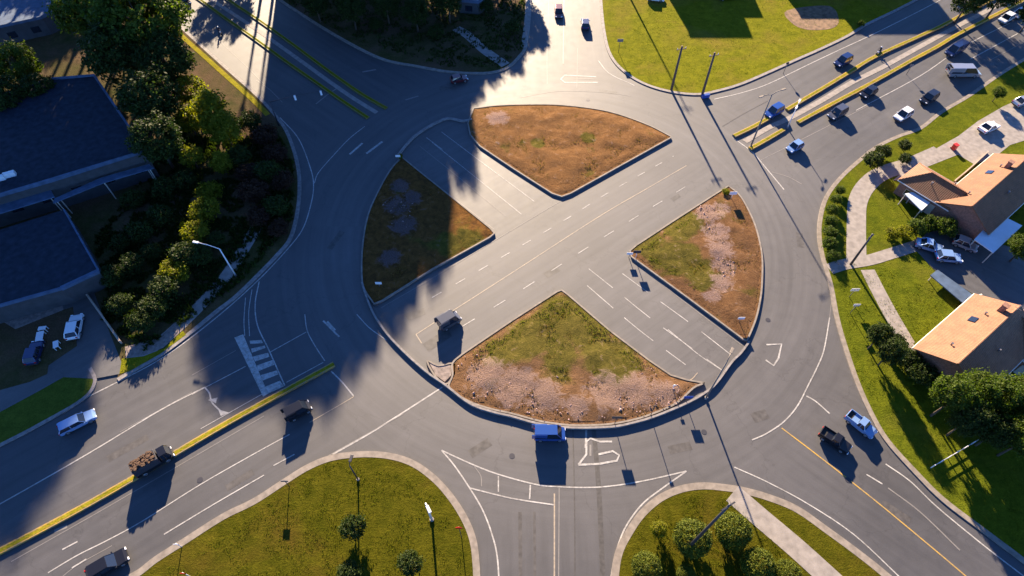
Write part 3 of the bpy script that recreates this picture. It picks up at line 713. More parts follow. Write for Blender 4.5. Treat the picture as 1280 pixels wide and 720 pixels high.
for a in [('bushd',470,30,1.1,'dark bush under the trees of the north plot, left one'),('bushd',545,40,1.1,'dark bush left of the bend of the north footpath'),('bushd',608,8,1.1,'dark bush below the pale blue roofed house')]:
    plant(*a, 'bush')
# south centre shrubs
G5 = 'clipped shrubs on the south lawn'
for a in [(808,709,.85,'small clipped shrub at the bottom left of the south lawn'),(866,672,1.1,'round clipped shrub at the foot of the tall mast'),
          (917,664,1.05,'clipped shrub beside the footpath bend, nearest the crossroads'),(948,706,.95,'round clipped shrub third along the footpath'),
          (984,718,.8,'clipped shrub furthest along the footpath at the bottom edge'),(858,718,.55,'low clipped shrub at the bottom edge under the mast shrub')]:
    plant('shrub', a[0], a[1], a[2], a[3], 'shrub', G5, zc=.6)
plant('bright', 823,662,.42,'thin young tree at the left of the south lawn','tree', zc=.5)
plant('bushd', 441,660,.95,'dark bush on the south-west lawn at the end of the pole shadow','bush', zc=.5, sz=1.3)
plant('bushd', 436,716,.85,'dark bush cut by the bottom edge on the south-west lawn','bush')
plant('bushd', 512,704,.9,'dark bush left of the white headed street lamp','bush')
# east
G6 = 'hedge bushes along the east kerb'
for x, y, s in [(1050,238,.55),(1045,250,.6),(1040,263,.65),(1038,277,.7),(1037,291,.75),(1037,305,.75),(1041,320,.65)]:
    plant('bush', x, y, s, 'bright green low hedge bush between the east kerb and the pale footpath', 'bush', G6)
G7 = 'trees and bushes around the east houses'
for a in [('bushd',1092,200,1.1,'dark green bush where the east footpath meets the driveway'),('bushd',1104,190,.9,'smaller dark bush beside the dark green bush on the kerb lawn'),('bushd',1131,182,.75,'dark bush standing on the kerb lawn beside the driveway'),
          ('bushd',1131,199,.7,'dark bush on the pale driveway edge'),
          ('broad',1247,118,.32,'small dark tree on the kerb lawn near the silver van'),
          ('bushy',1116,292,.75,'yellow-green bush at the left of the east garden bed'),('bushy',1132,290,.8,'yellow-green bush second from the left in the east garden bed'),('bush',1147,284,1.0,'fuller green bush at the middle of the east garden bed'),('bush',1160,279,.9,'green bush next to the house wall in the east garden bed'),
          ('bush',1183,284,1.1,'round green bush by the corner of the terracotta roofed house'),('broad',1278,312,.55,'green tree at the right edge beside the white flat roof'),
          ('broad2',1094,426,.42,'dark tree at the lower end of the paved path, left one'),('broad2',1108,446,.45,'dark tree at the lower end of the paved path, lower one'),('bushd',1120,430,1.0,'dark bush right of the path end trees'),
          ('bushd',1140,450,1.1,'dark bush left of the lower house court'),('bushd',1152,466,1.2,'dark bush below the lower house court corner'),('bush',1170,478,.9,'pale green bush against the lower house gable wall'),('bushd',1186,466,1.0,'dark bush under the lower house gable'),
          ('broad',1196,492,.62,'green tree leftmost of the row under the lower house'),('broad',1222,486,.6,'green tree second in the row under the lower house'),('broad',1250,490,.6,'green tree third in the row under the lower house'),('broad',1276,492,.6,'green tree last in the row under the lower house, at the right edge'),
          ('broad2',1215,518,.55,'dark tree in front of the row under the lower house'),('broad',1282,542,.6,'green tree cut by the right edge on the south-east lawn'),('broad2',1250,532,.5,'dark tree between the lower house row and the right edge tree')]:
    plant(*a, 'tree' if a[0].startswith('broad') else 'bush', None)
for o in list(C.objects):
    lb = o.get('label', '')
    if 'lower house' in lb and o.get('category') == 'tree' or 'south-east lawn' in lb and o.get('category') == 'tree': o.scale.z *= 1.45; o.location.y -= 1.6; o.location.x -= 2.2
    elif 'paved path' in lb and o.get('category') == 'tree': o.scale.z *= 1.4
for a in [('broad2',1210,2,.9,'dark tree overhanging the north-east median at the top edge'),('broad2',1252,-6,1.0,'dark tree above the north-east road in the top right corner'),('broad2',1290,20,.7,'dark tree at the right edge over the north-east road')]:
    plant(*a, 'tree')
plant('bush', 1076, 30, .5, 'small yellow-green bush on the verge at the top of the green lawn', 'bush')
plant('broad', 862, 48, .01, 'x', 'x') if False else None

# unseen trees and blocks beyond the frame, placed and shaped to throw the shadows
def far_tree(x, y, h, label, s=None):
    pr = protos['tall']; o = copy_tree(pr[0]) if pr[1] else pr[0]; pr[1] = True
    k = h/28; o.location = (x, y, 0); o.scale = (s or k, s or k, k); o.rotation_euler = (0, 0, rnd.uniform(0, 6)); 
    if 'label' in o: del o['label']
    tag(o, label, 'tree', 'added tall trees beyond the north plot')
for i, x in enumerate([-80, -84, -89, -95, -101, -107, -114, -120, -86, -98, -92, -82, -104, -111]):
    pr = protos['gum']; o = copy_tree(pr[0]) if pr[1] else pr[0]; pr[1] = True
    o.location = (x, 150+(i % 3)*4, 0); o.rotation_euler = (0, 0, i*1.3); k = 1.14 if x in (-80, -84, -92, -104) else 1.0+.05*(i % 3); o.scale = (k, k, k)
    tag(o, 'very tall bare trunked gum tree added for shade beyond the top left corner', 'tree', 'added gum trees beyond the top left corner')
for i, (x, y, k) in enumerate([(-54, 147, .96), (-47, 147.5, .99), (-42.5, 147, .97), (-39, 147.5, .93), (-33, 148, .88), (-27, 148, .81), (-60.3, 149, .93), (-58, 152, 1.0)]):
    o = copy_tree(protos['gum'][0]); o.location = (x, y, 0); o.rotation_euler = (0, 0, i*1.7); o.scale = (k*.7, k*.7, k)
    tag(o, 'very tall gum tree added to soften the shadow edge in front of the apartment blocks beyond the top edge', 'tree', 'added gum trees before the apartment blocks')
for i, (x, y) in enumerate([(-104, 150), (-110, 152), (-117, 150), (-99, 153), (-70, 147), (-65, 149)]):
    o = copy_tree(protos['broad'][0]); k = 1.4 if i < 4 else 1.0; o.location = (x, y, 0); o.rotation_euler = (0, 0, i*1.1); o.scale = (k, k, k)
    tag(o, 'broad tree added for shade beyond the top left corner', 'tree', 'added broad trees beyond the top left corner')
for i, x in enumerate([-23, -17.5, -13.5, -9, -5, -1.5, -28]):
    o = copy_tree(protos['broad2'][0]); k = [1.6, 1.6, 1.45, 1.3, 1.2, 1.05, 1.6][i]; o.location = (x, 146-(i % 2)*2.5, 0); o.rotation_euler = (0, 0, i*1.1); o.scale = (k, k, k)
    for q in ('group',):
        if q in o: del o[q]
    tag(o, 'dark broadleaf tree added for shade in the belt beyond the north plot', 'tree', 'added tree belt beyond the north plot')
for x, y, h, s in [(-19.5,150,29,.75),(-26,153,31,1.0),(-22,158,28,.8),(-33,150,33,.9),(-5,147,15,.55),(-11,149,17,.6),(2,148,12,.45),(-15,151,20,.6),(112,152,16,.7),(101,150,13,.5)]:
    far_tree(x, y, h, 'tall dark tree added for shade beyond the top edge', s)
def tower(x0, x1, y, dep, h, label, storeys):  # unseen building; the stepped west row is shaped for its shadow edge
    t = empty('unseen_building', ((x0+x1)/2, y, 0)); w = x1-x0
    bm = bmesh.new(); box(bm, (0, dep/2, h/2), (w, dep, h)); box(bm, (0, dep/2, h+.4), (w-1, dep-1, .8)); link('wall', bm, M['wall_tan'], t)
    bm = bmesh.new(); box(bm, (0, dep/2, h+.9), (w+.6, dep+.6, .3)); link('roof', bm, M['roof_dark'], t)
    fh = h/storeys; nb = max(2, int(w/3.4))
    bmw = bmesh.new()
    for s in range(storeys):
        for b in range(nb):
            box(bmw, (-w/2+(b+.5)*w/nb, -.02, (s+.55)*fh), (1.7, .1, 1.4))
            box(bmw, (-w/2+(b+.5)*w/nb, dep+.02, (s+.55)*fh), (1.7, .1, 1.4))
    link('window', bmw, M['glass'], t)
    bmb = bmesh.new()
    for s in range(1, storeys): box(bmb, (0, -.6, s*fh), (w*.9, 1.2, .15)); box(bmb, (0, -1.15, s*fh+.5), (w*.9, .06, .9))
    link('balcony', bmb, M['wall_white'], t)
    tag(t, label, 'building')
tower(-57, -41.5, 150, 14, 40.3, 'tall tan apartment block added beyond the top edge to shade the ring', 13)
tower(-41.2, -36.2, 150.5, 13, 38.0, 'slender tower added for the shadow outline between the two apartment blocks beyond the top edge', 12)
tower(-36, -30.2, 151, 14, 35.2, 'stepped apartment block right of the slender tower, added for the shadow outline beyond the top edge', 11)
tower(-30, -24.6, 151.5, 14, 32.6, 'lowest apartment block of the stepped row added for shade beyond the top edge', 10)
tower(34.5, 47.5, 150, 12, 9.3, 'three storey building whose shadow lies on the green lawn', 3)
tower(47.7, 53, 150, 10, 6.4, 'lower annex beside the three storey building beyond the top edge', 2)
tower(62, 71, 150, 12, 6.6, 'two storey building beyond the top edge above the dirt patch', 3)
tower(71.2, 94, 150, 12, 8.6, 'long three storey building beyond the top edge over the north-east road', 3)

# ------------------------------------------------------------------ buildings
def house(name, c, rot, L, Wd, he, hr, label, roofm='tile', hipA=0, hipB=0, wallm='brick', over=.45, chim=None, windows=True):
    """ridge along local x; hipA/hipB = how far the hips run in at each end"""
    t = empty(name, (c[0], c[1], 0), rot, label=label, cat='house')
    l, w = L/2-over, Wd/2-over
    bm = bmesh.new()
    vs = [(-l, -w), (l, -w), (l, w), (-l, w)]
    prism(bm, vs, -.1, he-.1)
    for s, hp in ((-1, hipA), (1, hipB)):
        if hp == 0:
            a = bm.verts.new((s*l, -w, he-.1)); b = bm.verts.new((s*l, w, he-.1)); d = bm.verts.new((s*l, 0, hr-.18)); bm.faces.new((a, b, d))
    link('wall', bm, M[wallm], t)
    bm = bmesh.new()
    A = [(-L/2, -Wd/2, he), (L/2, -Wd/2, he), (L/2, Wd/2, he), (-L/2, Wd/2, he), (-L/2+hipA, 0, hr), (L/2-hipB, 0, hr)]
    v = [bm.verts.new(p) for p in A]
    bm.faces.new((v[0], v[1], v[5], v[4])); bm.faces.new((v[2], v[3], v[4], v[5]))
    if hipA: bm.faces.new((v[3], v[0], v[4]))
    if hipB: bm.faces.new((v[1], v[2], v[5]))
    r = link('roof', bm, M[roofm], t)
    sol = r.modifiers.new('thick', 'SOLIDIFY'); sol.thickness = .14; sol.offset = 1
    bm = bmesh.new(); tube(bm, [(-L/2+hipA, 0, hr+.12), (L/2-hipB, 0, hr+.12)], .13, 6)
    if hipA:
        for s in (-1, 1): tube(bm, [(-L/2, s*Wd/2, he+.1), (-L/2+hipA, 0, hr+.12)], .11, 6)
    link('ridge_cap', bm, M[roofm], r)
    bm = bmesh.new()
    for s in (-1, 1): tube(bm, [(-L/2, s*(Wd/2+.08), he+.02), (L/2, s*(Wd/2+.08), he+.02)], .09, 6)
    link('gutter', bm, M['wall_white'], t)
    if windows:
        k = max(2, int(L/3.2))
        for i in range(k):
            for s in (-1, 1):
                x = -l+(i+.5)*2*l/k
                if i == k//2 and s == -1:
                    bm = bmesh.new(); box(bm, (x, s*(w+.03), 1.05), (.95, .08, 2.1)); link('door', bm, M['trim'], t); continue
                bm = bmesh.new()
                for dx in (-.65, .65): box(bm, (x+dx, s*(w+.04), 1.55), (.08, .1, 1.2))
                for dz in (.95, 2.15): box(bm, (x, s*(w+.04), dz), (1.38, .1, .08))
                f = link('window', bm, M['trim'], t)
                bm = bmesh.new(); box(bm, (x, s*(w+.02), 1.55), (1.24, .05, 1.14)); link('pane', bm, M['glass'], f)
    if chim:
        bm = bmesh.new(); box(bm, (chim, Wd*.12, hr), (.7, .7, 1.3)); box(bm, (chim, Wd*.12, hr+.7), (.85, .85, .12)); link('chimney', bm, M['brick'], r)
    for q in range(3):
        x = -L*.3+q*L*.27; sgn = 1 if q != 1 else -1; yy = sgn*Wd*.22; zz = hr-(hr-he)*abs(yy)/(Wd/2)
        if hipA and q == 0: continue
        bm = bmesh.new(); tube(bm, [(x, yy, zz), (x, yy, zz+.55)], .09, 8); tube(bm, [(x, yy, zz+.5), (x, yy, zz+.62)], .16, 8); link('roof_vent', bm, M['pole'], r)
    if windows and L > 12:
        yy = Wd*.27; zz = hr-(hr-he)*yy/(Wd/2); sl = math.atan2(hr-he, Wd/2)
        bm = bmesh.new(); box(bm, (L*.12, yy, zz+.2), (1.1, .9, .12), rx=-sl); link('skylight', bm, M['glass'], r)
        bm = bmesh.new(); tube(bm, [(L*.33, 0, hr), (L*.33, 0, hr+2.0)], .03, 5); box(bm, (L*.33, 0, hr+1.9), (1.3, .04, .04)); box(bm, (L*.33+.4, 0, hr+1.9), (.04, .7, .04)); box(bm, (L*.33-.3, 0, hr+1.9), (.04, .9, .04)); link('aerial', bm, M['pole'], r)
    return t
u38 = Vector((math.cos(R(38)), math.sin(R(38)), 0)); n38 = Vector((-u38.y, u38.x, 0))
cA = Vector((71.6, 65.9, 0))+u38*9.5
hA = house('brick_house', cA, R(38), 19, 8.8, 3.1, 5.8, 'terracotta gabled house beside the concrete driveway, sunlit slope facing the road', chim=4.5)
house('brick_house', (70.2, 73.2), R(-52), 9.0, 6.6, 3.0, 4.9, 'smaller hipped terracotta wing at the left end of the upper house', hipA=3.0, windows=True)
u36 = Vector((math.cos(R(36)), math.sin(R(36)), 0)); n36 = Vector((-u36.y, u36.x, 0))
house('brick_house', (63.6, 42.6), R(36), 15.5, 9.6, 3.2, 5.9, 'pale terracotta house lower right, its near gable facing the south-east lawn', roofm='tile_pale', chim=5.5)
house('brick_house', (72.5, 41.8), R(-54), 12.5, 8.0, 3.1, 5.2, 'dark backed wing behind the pale terracotta house at the right edge', roofm='tile', hipB=3)
# flat carports
def canopy(name, corners, z, m, label, cat):
    t = empty(name, sum(corners, Vector())/len(corners), 0, label=label, cat=cat); t.location.z = 0
    o = t.location
    bm = bmesh.new(); prism(bm, [p-o for p in corners], z-.15, z)
    link('roof', bm, M[m], t)
    for p in corners:
        q = (p-o)*.92; bm = bmesh.new(); box(bm, (q.x, q.y, (z-.15)/2), (.12, .12, z-.16)); link('post', bm, M['trim'], t)
    return t
canopy('carport', [V(1248,267,3), V(1278,282,3), V(1242,316,3), V(1218,299,3)], 3.0, 'roof_white', 'white flat roofed carport below the upper terracotta house', 'carport')
canopy('carport', [V(1131,242,2.6), V(1142,240,2.6), V(1163,253,2.6), V(1152,263,2.6)], 2.6, 'roof_white', 'small pale blue flat canopy on the lawn side of the small wing', 'canopy')
canopy('awning', [V(1246,470,2.4), V(1254,463,2.4), V(1272,472,2.4), V(1266,480,2.4)], 2.4, 'roof_blue', 'small blue awning in the shade behind the lower house', 'awning')
canopy('shed', [V(1163,344,1.2), V(1172,337,1.2), V(1224,374,1.2), V(1209,383,1.2)], 1.2, 'roof_blue', 'long low blue-grey trailer cover at the lawn edge by the dark driveway', 'trailer')
# west side
def block(name, px, z, wallm, roofm, label, parapet=.35):
    P_ = [V(x, y, z) for x, y in px]; o = sum(P_, Vector())/len(P_); o.z = 0
    t = empty(name, o, 0, label=label, cat='building'); q = [p-o for p in P_]
    bm = bmesh.new(); prism(bm, [(p.x*.985, p.y*.985) for p in q], -.1, z-.2); link('wall', bm, M[wallm], t)
    bm = bmesh.new(); prism(bm, q, z-.2, z); r = link('roof', bm, M[roofm], t)
    bm = bmesh.new(); strip(bm, [Vector((p.x, p.y, 0)) for p in q], -.2, .2, z-.22, z+parapet, True); link('parapet', bm, M['roof_blue'], t)
    for i in range(len(q)):
        a, b = q[i-1], q[i]; n = int((b-a).length/4)
        d = (b-a).normalized(); ang = math.atan2(d.y, d.x)
        for k in range(n):
            c = a.lerp(b, (k+.5)/n)*.985; bm = bmesh.new(); box(bm, (c.x, c.y, z*.45), (1.6, .12, 1.3), ang); link('window', bm, M['glass'], t)
    return t, q, o
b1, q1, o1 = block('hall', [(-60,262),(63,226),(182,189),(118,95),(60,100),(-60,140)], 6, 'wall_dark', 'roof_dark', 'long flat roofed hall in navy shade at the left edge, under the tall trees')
for i, (x, y) in enumerate([(4,224),(10,221),(17,219)]):
    p = V(x, y, 6)-o1; bm = bmesh.new(); box(bm, (p.x, p.y, 6.35), (.9, .7, .8), .4, bev=.05); link('air_unit', bm, M['white_metal'], b1)
canopy('walkway_roof', [V(68,248,4), V(66,254,4), V(130,228,4), V(192,210,4), V(186,205,4), V(126,222,4)][::-1], 4.0, 'roof_blue', 'narrow blue walkway roof running below the hall edge', 'canopy')
canopy('verandah_roof', [V(-60,285,4.2), V(-60,270,4.2), V(60,231,4.2), V(68,246,4.2)], 4.2, 'roof_blue', 'brighter blue verandah roof under the hall at the left edge', 'canopy')
u = empty('shed', V(60,315,4)); u.location.z = 0
tag(u, 'dark roofed building with a pale ridge edge above the driveway at the left', 'building')
o = u.location
Q = [V(*p) for p in ((-60,306,4),(80,262,4),(123,338,4),(76,360,4),(-60,398,4))]; q = [p-o for p in Q]
bm = bmesh.new(); prism(bm, [(p.x*.97, p.y*.97) for p in q], -.1, 3.8); link('wall', bm, M['wall_dark'], u)
bm = bmesh.new(); prism(bm, q, 3.8, 4.0); link('roof', bm, M['roof_dark'], u)
bm = bmesh.new(); strip(bm, [q[1], q[2]], -.12, .12, 3.7, 4.12); strip(bm, [q[2], q[3]], -.3, .3, 3.65, 4.1); strip(bm, [q[3], q[4]], -.15, .15, 3.65, 4.1); link('parapet', bm, M['roof_blue'], u)
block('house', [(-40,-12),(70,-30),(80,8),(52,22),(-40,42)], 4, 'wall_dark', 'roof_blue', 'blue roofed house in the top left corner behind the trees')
block('house', [(568,-34),(606,-34),(606,-2),(598,3),(573,1)], 3, 'wall_dark', 'roof_white', 'pale blue roofed house at the top edge above the north footpath')
# low garden walls
def wall(px, h, w, m, label, name='garden_wall'):
    p = W(px, True, 3); bm = bmesh.new(); strip(bm, p, -w/2, w/2, 0, h); tag(link(name, bm, M[m]), label, 'wall')
wall([(112,372),(130,397),(153,430)], .9, .25, 'wall_tan', 'thin pale boundary wall along the right side of the west driveway')
wall([(1156,431),(1185,403),(1213,376),(1224,371)], .7, .2, 'wall_white', 'pale low wall between the mown lawn and the lower house')
wall([(1191,229),(1210,213),(1233,192)], .6, .2, 'wall_tan', 'low wall between the small grass patch and the upper house')

# ------------------------------------------------------------------ vehicles
def prof(bm, pts, w, bev=.06, taper=None):
    """side profile (x, z) extruded across y with rounded edges; taper(z) narrows the width"""
    tp = taper or (lambda z: 1.0)
    a = [bm.verts.new((x, -w/2*tp(z), z)) for x, z in pts]; b = [bm.verts.new((x, w/2*tp(z), z)) for x, z in pts]
    f1 = bm.faces.new(a); f2 = bm.faces.new(b[::-1]); n = len(pts)
    for i in range(n): bm.faces.new((a[i], b[i], b[(i+1) % n], a[(i+1) % n]))
    if bev:
        es = [e for e in bm.edges if (e.verts[0] in a) == (e.verts[1] in a) and (e.link_faces and (f1 in e.link_faces or f2 in e.link_faces))]
        bmesh.ops.bevel(bm, geom=es, offset=bev, segments=2, affect='EDGES')
def vehicle(kind, L, Wd, Hh, paint_m, name):
    t = empty(name); l = L/2; wr = .33
    b = bmesh.new()
    arch = lambda cx: [(cx-.40, .28), (cx-.30, .55), (cx, .68), (cx+.30, .55), (cx+.40, .28)]
    ax = l*.62
    low = [(-l+.05, .30)]+arch(-ax)+arch(ax)+[(l-.03, .30)]
    hood = .92 if kind in ('van', 'truck', 'pickup') else .80
    up = [(l, .55), (l-.05, hood-.12), (l-.35, hood-.02)]
    if kind == 'sedan':
        cab = [(l*.42, hood+.05), (l*.08, Hh), (-l*.35, Hh-.02), (-l*.66, hood+.12)]; back = [(-l+.1, hood+.08), (-l, .6)]
    elif kind == 'hatch':
        cab = [(l*.45, hood+.05), (l*.12, Hh), (-l*.72, Hh-.05), (-l*.93, hood+.15)]; back = [(-l+.02, hood), (-l, .6)]
    elif kind == 'suv':
        cab = [(l*.45, hood+.12), (l*.18, Hh), (-l*.82, Hh-.03), (-l*.95, hood+.2)]; back = [(-l+.02, hood), (-l, .6)]
    elif kind == 'van':
        cab = [(l*.74, hood+.12), (l*.42, Hh), (-l*.95, Hh), (-l*.985, hood+.2)]; back = [(-l, hood), (-l, .5)]
    elif kind == 'pickup':
        cab = [(l*.42, hood+.08), (l*.2, Hh), (-l*.14, Hh), (-l*.2, hood+.1)]; back = [(-l, hood+.05), (-l, .55)]
    else:
        cab = [(l*.93, hood+.3), (l*.82, Hh*.85), (l*.45, Hh*.85), (l*.42, hood+.1)]; back = [(-l, hood), (-l, .55)]
    body = low+up+[(cab[0][0], cab[0][1]-.06)]+[(cab[-1][0], cab[-1][1]-.03)]+back
    prof(b, body, Wd, .09)
    bo = link('body', b, paint_m, t)
    # cabin: glass volume with painted roof and pillars
    tp = lambda z: 1.0 if z < hood+.3 else .84
    g = bmesh.new(); base = [(cab[-1][0], cab[-1][1]-.12)]+cab[::-1][0:0]
    cabp = [(cab[-1][0], cab[-1][1]-.15), cab[-1], cab[-2], cab[-3], cab[0], (cab[0][0], cab[0][1]-.15)]
    def cabin(bmx, grow, zt):
        pts = [(x, z) for x, z in cabp]
        hs = {id(p): p for p in pts}
        a, c = [], []
        for x, z in pts:
            k = .94 if z < hood+.35 and z < Hh-.3 else .78
            a.append(bmx.verts.new((x, -Wd/2*k-grow, z))); c.append(bmx.verts.new((x, Wd/2*k+grow, z)))
        bmx.faces.new(a); bmx.faces.new(c[::-1])
        for i in range(len(pts)): bmx.faces.new((a[i], c[i], c[(i+1) % len(pts)], a[(i+1) % len(pts)]))
    cabin(g, 0, 0); link('window', g, M['glass'], t)
    r = bmesh.new(); x0, x1 = cab[-2][0], cab[1][0]
    zr = cab[1][1]
    box(r, ((x0+x1)/2, 0, zr+.015), (abs(x1-x0)+.12, Wd*.80, .06), bev=.025)
    def bar(p, q, th=.045): tube(r, [p, q], th, 5)
    for s in (-1, 1):
        lo, hi = Wd/2*.94*s, Wd/2*.78*s
        bar((cab[0][0], lo, cab[0][1]), (x1, hi, zr)); bar((cab[-1][0], lo, cab[-1][1]), (x0, hi, cab[-2][1]), .07)
        xm = (x0+x1)/2; bar((xm, lo, hood+.1), (xm, hi, zr))
    if kind == 'van':
        for s in (-1, 1):
            box(r, ((x0*1.0+x1*.3)/1.3-.1, Wd*.43*s, (hood+zr)/2+.02), (abs(x1-x0)*.72, .10, zr-hood-.02), rx=-.12*s*0)
        box(r, (-l*.965, 0, (hood+zr)/2), (.05, Wd*.82, .4))
    link('roof_panel', r, paint_m, t)
    if kind == 'pickup':
        d = bmesh.new(); box(d, (-l*.6, 0, hood-.02), (l*.72, Wd*.84, .16)); link('load_bed', d, M['black'], t)
        d = bmesh.new()
        for s in (-1, 1): box(d, (-l*.6, s*Wd*.44, hood+.16), (l*.76, .08, .28), bev=.02)
        box(d, (-l*.97, 0, hood+.16), (.07, Wd*.9, .28), bev=.02); link('bed_side', d, paint_m, t)
    if kind == 'truck':
        d = bmesh.new(); box(d, (-l*.32, 0, 1.55), (L*.66, Wd, 1.2), bev=.05); link('cargo_box', d, M['pole_dark'], t)
        d = bmesh.new(); r2 = random.Random(4)
        for _ in range(160): box(d, (-l*.32+r2.uniform(-1, 1)*L*.3, r2.uniform(-1, 1)*Wd*.42, 2.15+r2.uniform(0, .15)), (r2.uniform(.15, .4), r2.uniform(.1, .3), r2.uniform(.1, .25)), r2.uniform(0, 3), bev=.02)
        link('load', d, M['load'], t)
    for sx in (-1, 1):
        for sy in (-1, 1):
            w = bmesh.new(); r_ = wr if kind != 'truck' else .42
            bmesh.ops.create_cone(w, cap_ends=True, segments=20, radius1=r_, radius2=r_, depth=.22, matrix=Matrix.Translation((sx*ax, sy*(Wd/2-.1), r_)) @ Matrix.Rotation(math.pi/2, 4, 'X'))
            wo = link('wheel', w, M['black'], t)
            w = bmesh.new(); bmesh.ops.create_cone(w, cap_ends=True, segments=14, radius1=r_*.6, radius2=r_*.55, depth=.03, matrix=Matrix.Translation((sx*ax, sy*(Wd/2+.02), r_)) @ Matrix.Rotation(math.pi/2, 4, 'X'))
            link('rim', w, M['rim'], wo)
    for s in (-1, 1):
        w = bmesh.new(); box(w, (l-.03, s*Wd*.36, .66), (.14, .34, .16), bev=.03); link('headlight', w, M['lamp'], t)
        w = bmesh.new(); box(w, (-l+.02, s*Wd*.38, .78), (.10, .26, .18), bev=.02); link('taillight', w, M['tail'], t)
        w = bmesh.new(); box(w, (cab[0][0]-.15, s*(Wd/2+.08), hood+.12), (.14, .2, .12), bev=.03); link('wing_mirror', w, paint_m, t)
    for s in (-1, 1): w = bmesh.new(); box(w, (s*(l-.02), 0, .42), (.1, Wd*.86, .14), bev=.03); link('bumper', w, M['black'], t)
    return t
vproto = {}
def put(kind, px, py, to, colour, label, L=4.4, Wd=1.8, Hh=1.45, name='car', group=None, cat='car', z=.02, flip=False):
    key = (kind, colour, L, Wd, Hh)
    if key in vproto: o = copy_tree(vproto[key])
    else: o = vproto[key] = vehicle(kind, L, Wd, Hh, P[colour], name)
    o.name = name
    a = V(px, py); b = V(px+to[0], py+to[1]); d = b-a
    o.location = (a.x, a.y, z); o.rotation_euler = (0, 0, math.atan2(d.y, d.x)); o.scale = (1, 1, 1)
    for k_ in ('label', 'category', 'group'):
        if k_ in o: del o[k_]
    return tag(o, label, cat, group)
gS, gNE, gN, gSE, gP = 'vehicles on the south-west road', 'vehicles queuing on the north-east road', 'cars on the north road', 'pickups on the south-east road', 'parked cars'
put('suv', 100, 530, (20,-10), 'ltblue', 'long silver blue estate in the kerb lane of the south-west road', 4.5, 1.6, 1.4, group=gS)
put('truck', 196, 580, (20,-12), 'black', 'dark tipper lorry with rusty brown load beside the yellow median', 4.6, 1.6, 2.4, 'lorry', gS, 'lorry')
put('van', 375, 516, (20,-11), 'black', 'dark van with bright edge beside the end of the yellow median', 3.2, 1.6, 1.9, 'van', gS, 'van')
put('hatch', 138, 708, (20,-12), 'black', 'black car cut by the bottom edge on the south-west road', 4.4, 1.8, 1.6, group=gS)
put('van', 562, 404, (20,-12), 'grey', 'dark grey van driving out of the island cross road', 3.3, 1.8, 2.1, 'van', None, 'van')
put('van', 687, 545, (20,0), 'blue', 'blue van on the ring road just below the island', 4.0, 1.7, 2.0, 'van', None, 'van')
put('pickup', 1073, 533, (18,14), 'ltblue', 'pale blue and white pickup beside the east kerb', 3.9, 1.55, 1.6, 'pickup', gSE, 'pickup')
put('pickup', 1041, 553, (18,12), 'black', 'dark pickup with bright bonnet rim next to the yellow centre line', 3.9, 1.55, 1.6, 'pickup', gSE, 'pickup')
put('suv', 1052, 80, (-20,10), 'navy', 'dark blue car alone in the upper carriageway above the medians', 3.9, 1.8, 1.8, group=gNE)
put('suv', 966, 143, (-20,11), 'blue', 'blue car between the ends of the upper yellow median', 3.9, 1.8, 1.8, group=gNE)
put('hatch', 992, 187, (-18,10), 'ltblue', 'small pale roofed car nearest the ring on the north-east road', 3.2, 1.6, 1.5, group=gNE)
put('suv', 1045, 145, (-20,11), 'grey', 'dark grey car just below the lower yellow median', 4.0, 1.8, 1.8, group=gNE)
put('hatch', 1084, 119, (-20,11), 'black', 'small black car tight below the lower yellow median', 3.7, 1.7, 1.5, group=gNE)
put('hatch', 1127, 147, (-20,12), 'white', 'white and blue car in the kerb lane beside the lit lawn', 3.9, 1.8, 1.6, group=gNE)
put('suv', 1159, 126, (-20,12), 'black', 'black car in the kerb lane behind the white car', 3.9, 1.8, 1.7, group=gNE)
put('van', 1202, 94, (20,0), 'silver', 'large silver van with rounded roof turned across the kerb lane', 6.4, 2.1, 2.1, 'van', gNE, 'van')
put('van', 1192, 66, (-20,11), 'navy', 'dark van in the tree shade above the silver van', 5.0, 1.9, 2.0, 'van', gNE, 'van')
put('hatch', 1256, 26, (-20,11), 'white', 'white car in the dark at the top right corner, left one', 4.0, 1.8, 1.5, group=gNE)
put('hatch', 1272, 20, (-20,11), 'silver', 'silver car in the dark at the top right corner, right one', 4.0, 1.8, 1.5, group=gNE)
put('hatch', 698, 18, (1,20), 'maroon', 'dark maroon car on the north road, upper left one', 4.4, 1.75, 1.5, group=gN)
put('hatch', 731, 33, (-1,-20), 'navy', 'dark blue car on the north road, lower right one', 4.0, 1.75, 1.5, group=gN)
put('hatch', 574, 102, (20,-4), 'maroon', 'small dark car with pale bonnet by the north kerb in the blue shade', 3.4, 1.6, 1.4)
put('suv', 231, 4, (20,16), 'black', 'black car cut by the top edge on the north-west road', 4.0, 1.8, 1.7)
put('sedan', 1233, 163, (18,-8), 'white', 'white saloon parked on the concrete driveway', 4.3, 1.8, 1.45, group=gP, z=.16)
put('sedan', 1276, 131, (18,-5), 'silver', 'silver saloon parked at the right edge of the concrete driveway', 4.3, 1.8, 1.45, group=gP, z=.16)
put('hatch', 97, 412, (4,-20), 'white', 'white car parked on the west driveway beside the yard', 4.3, 1.8, 1.45, group=gP, z=.16)
put('sedan', 1158, 311, (20,6), 'ltblue', 'pale blue car parked at the mouth of the dark driveway', 4.0, 1.75, 1.5, group=gP, z=.18)
put('hatch', 1182, 325, (20,2), 'ltblue', 'pale blue car parked further inside the dark driveway', 3.8, 1.75, 1.5, group=gP, z=.18)
put('hatch', 1203, 309, (20,8), 'silver', 'silver car parked behind the pale blue cars in the dark driveway', 3.6, 1.7, 1.5, group=gP, z=.18)
put('hatch', 47, 444, (6,-20), 'navy', 'dark blue car in the dark yard left of the west driveway', 3.8, 1.7, 1.5, group=gP, z=.15)
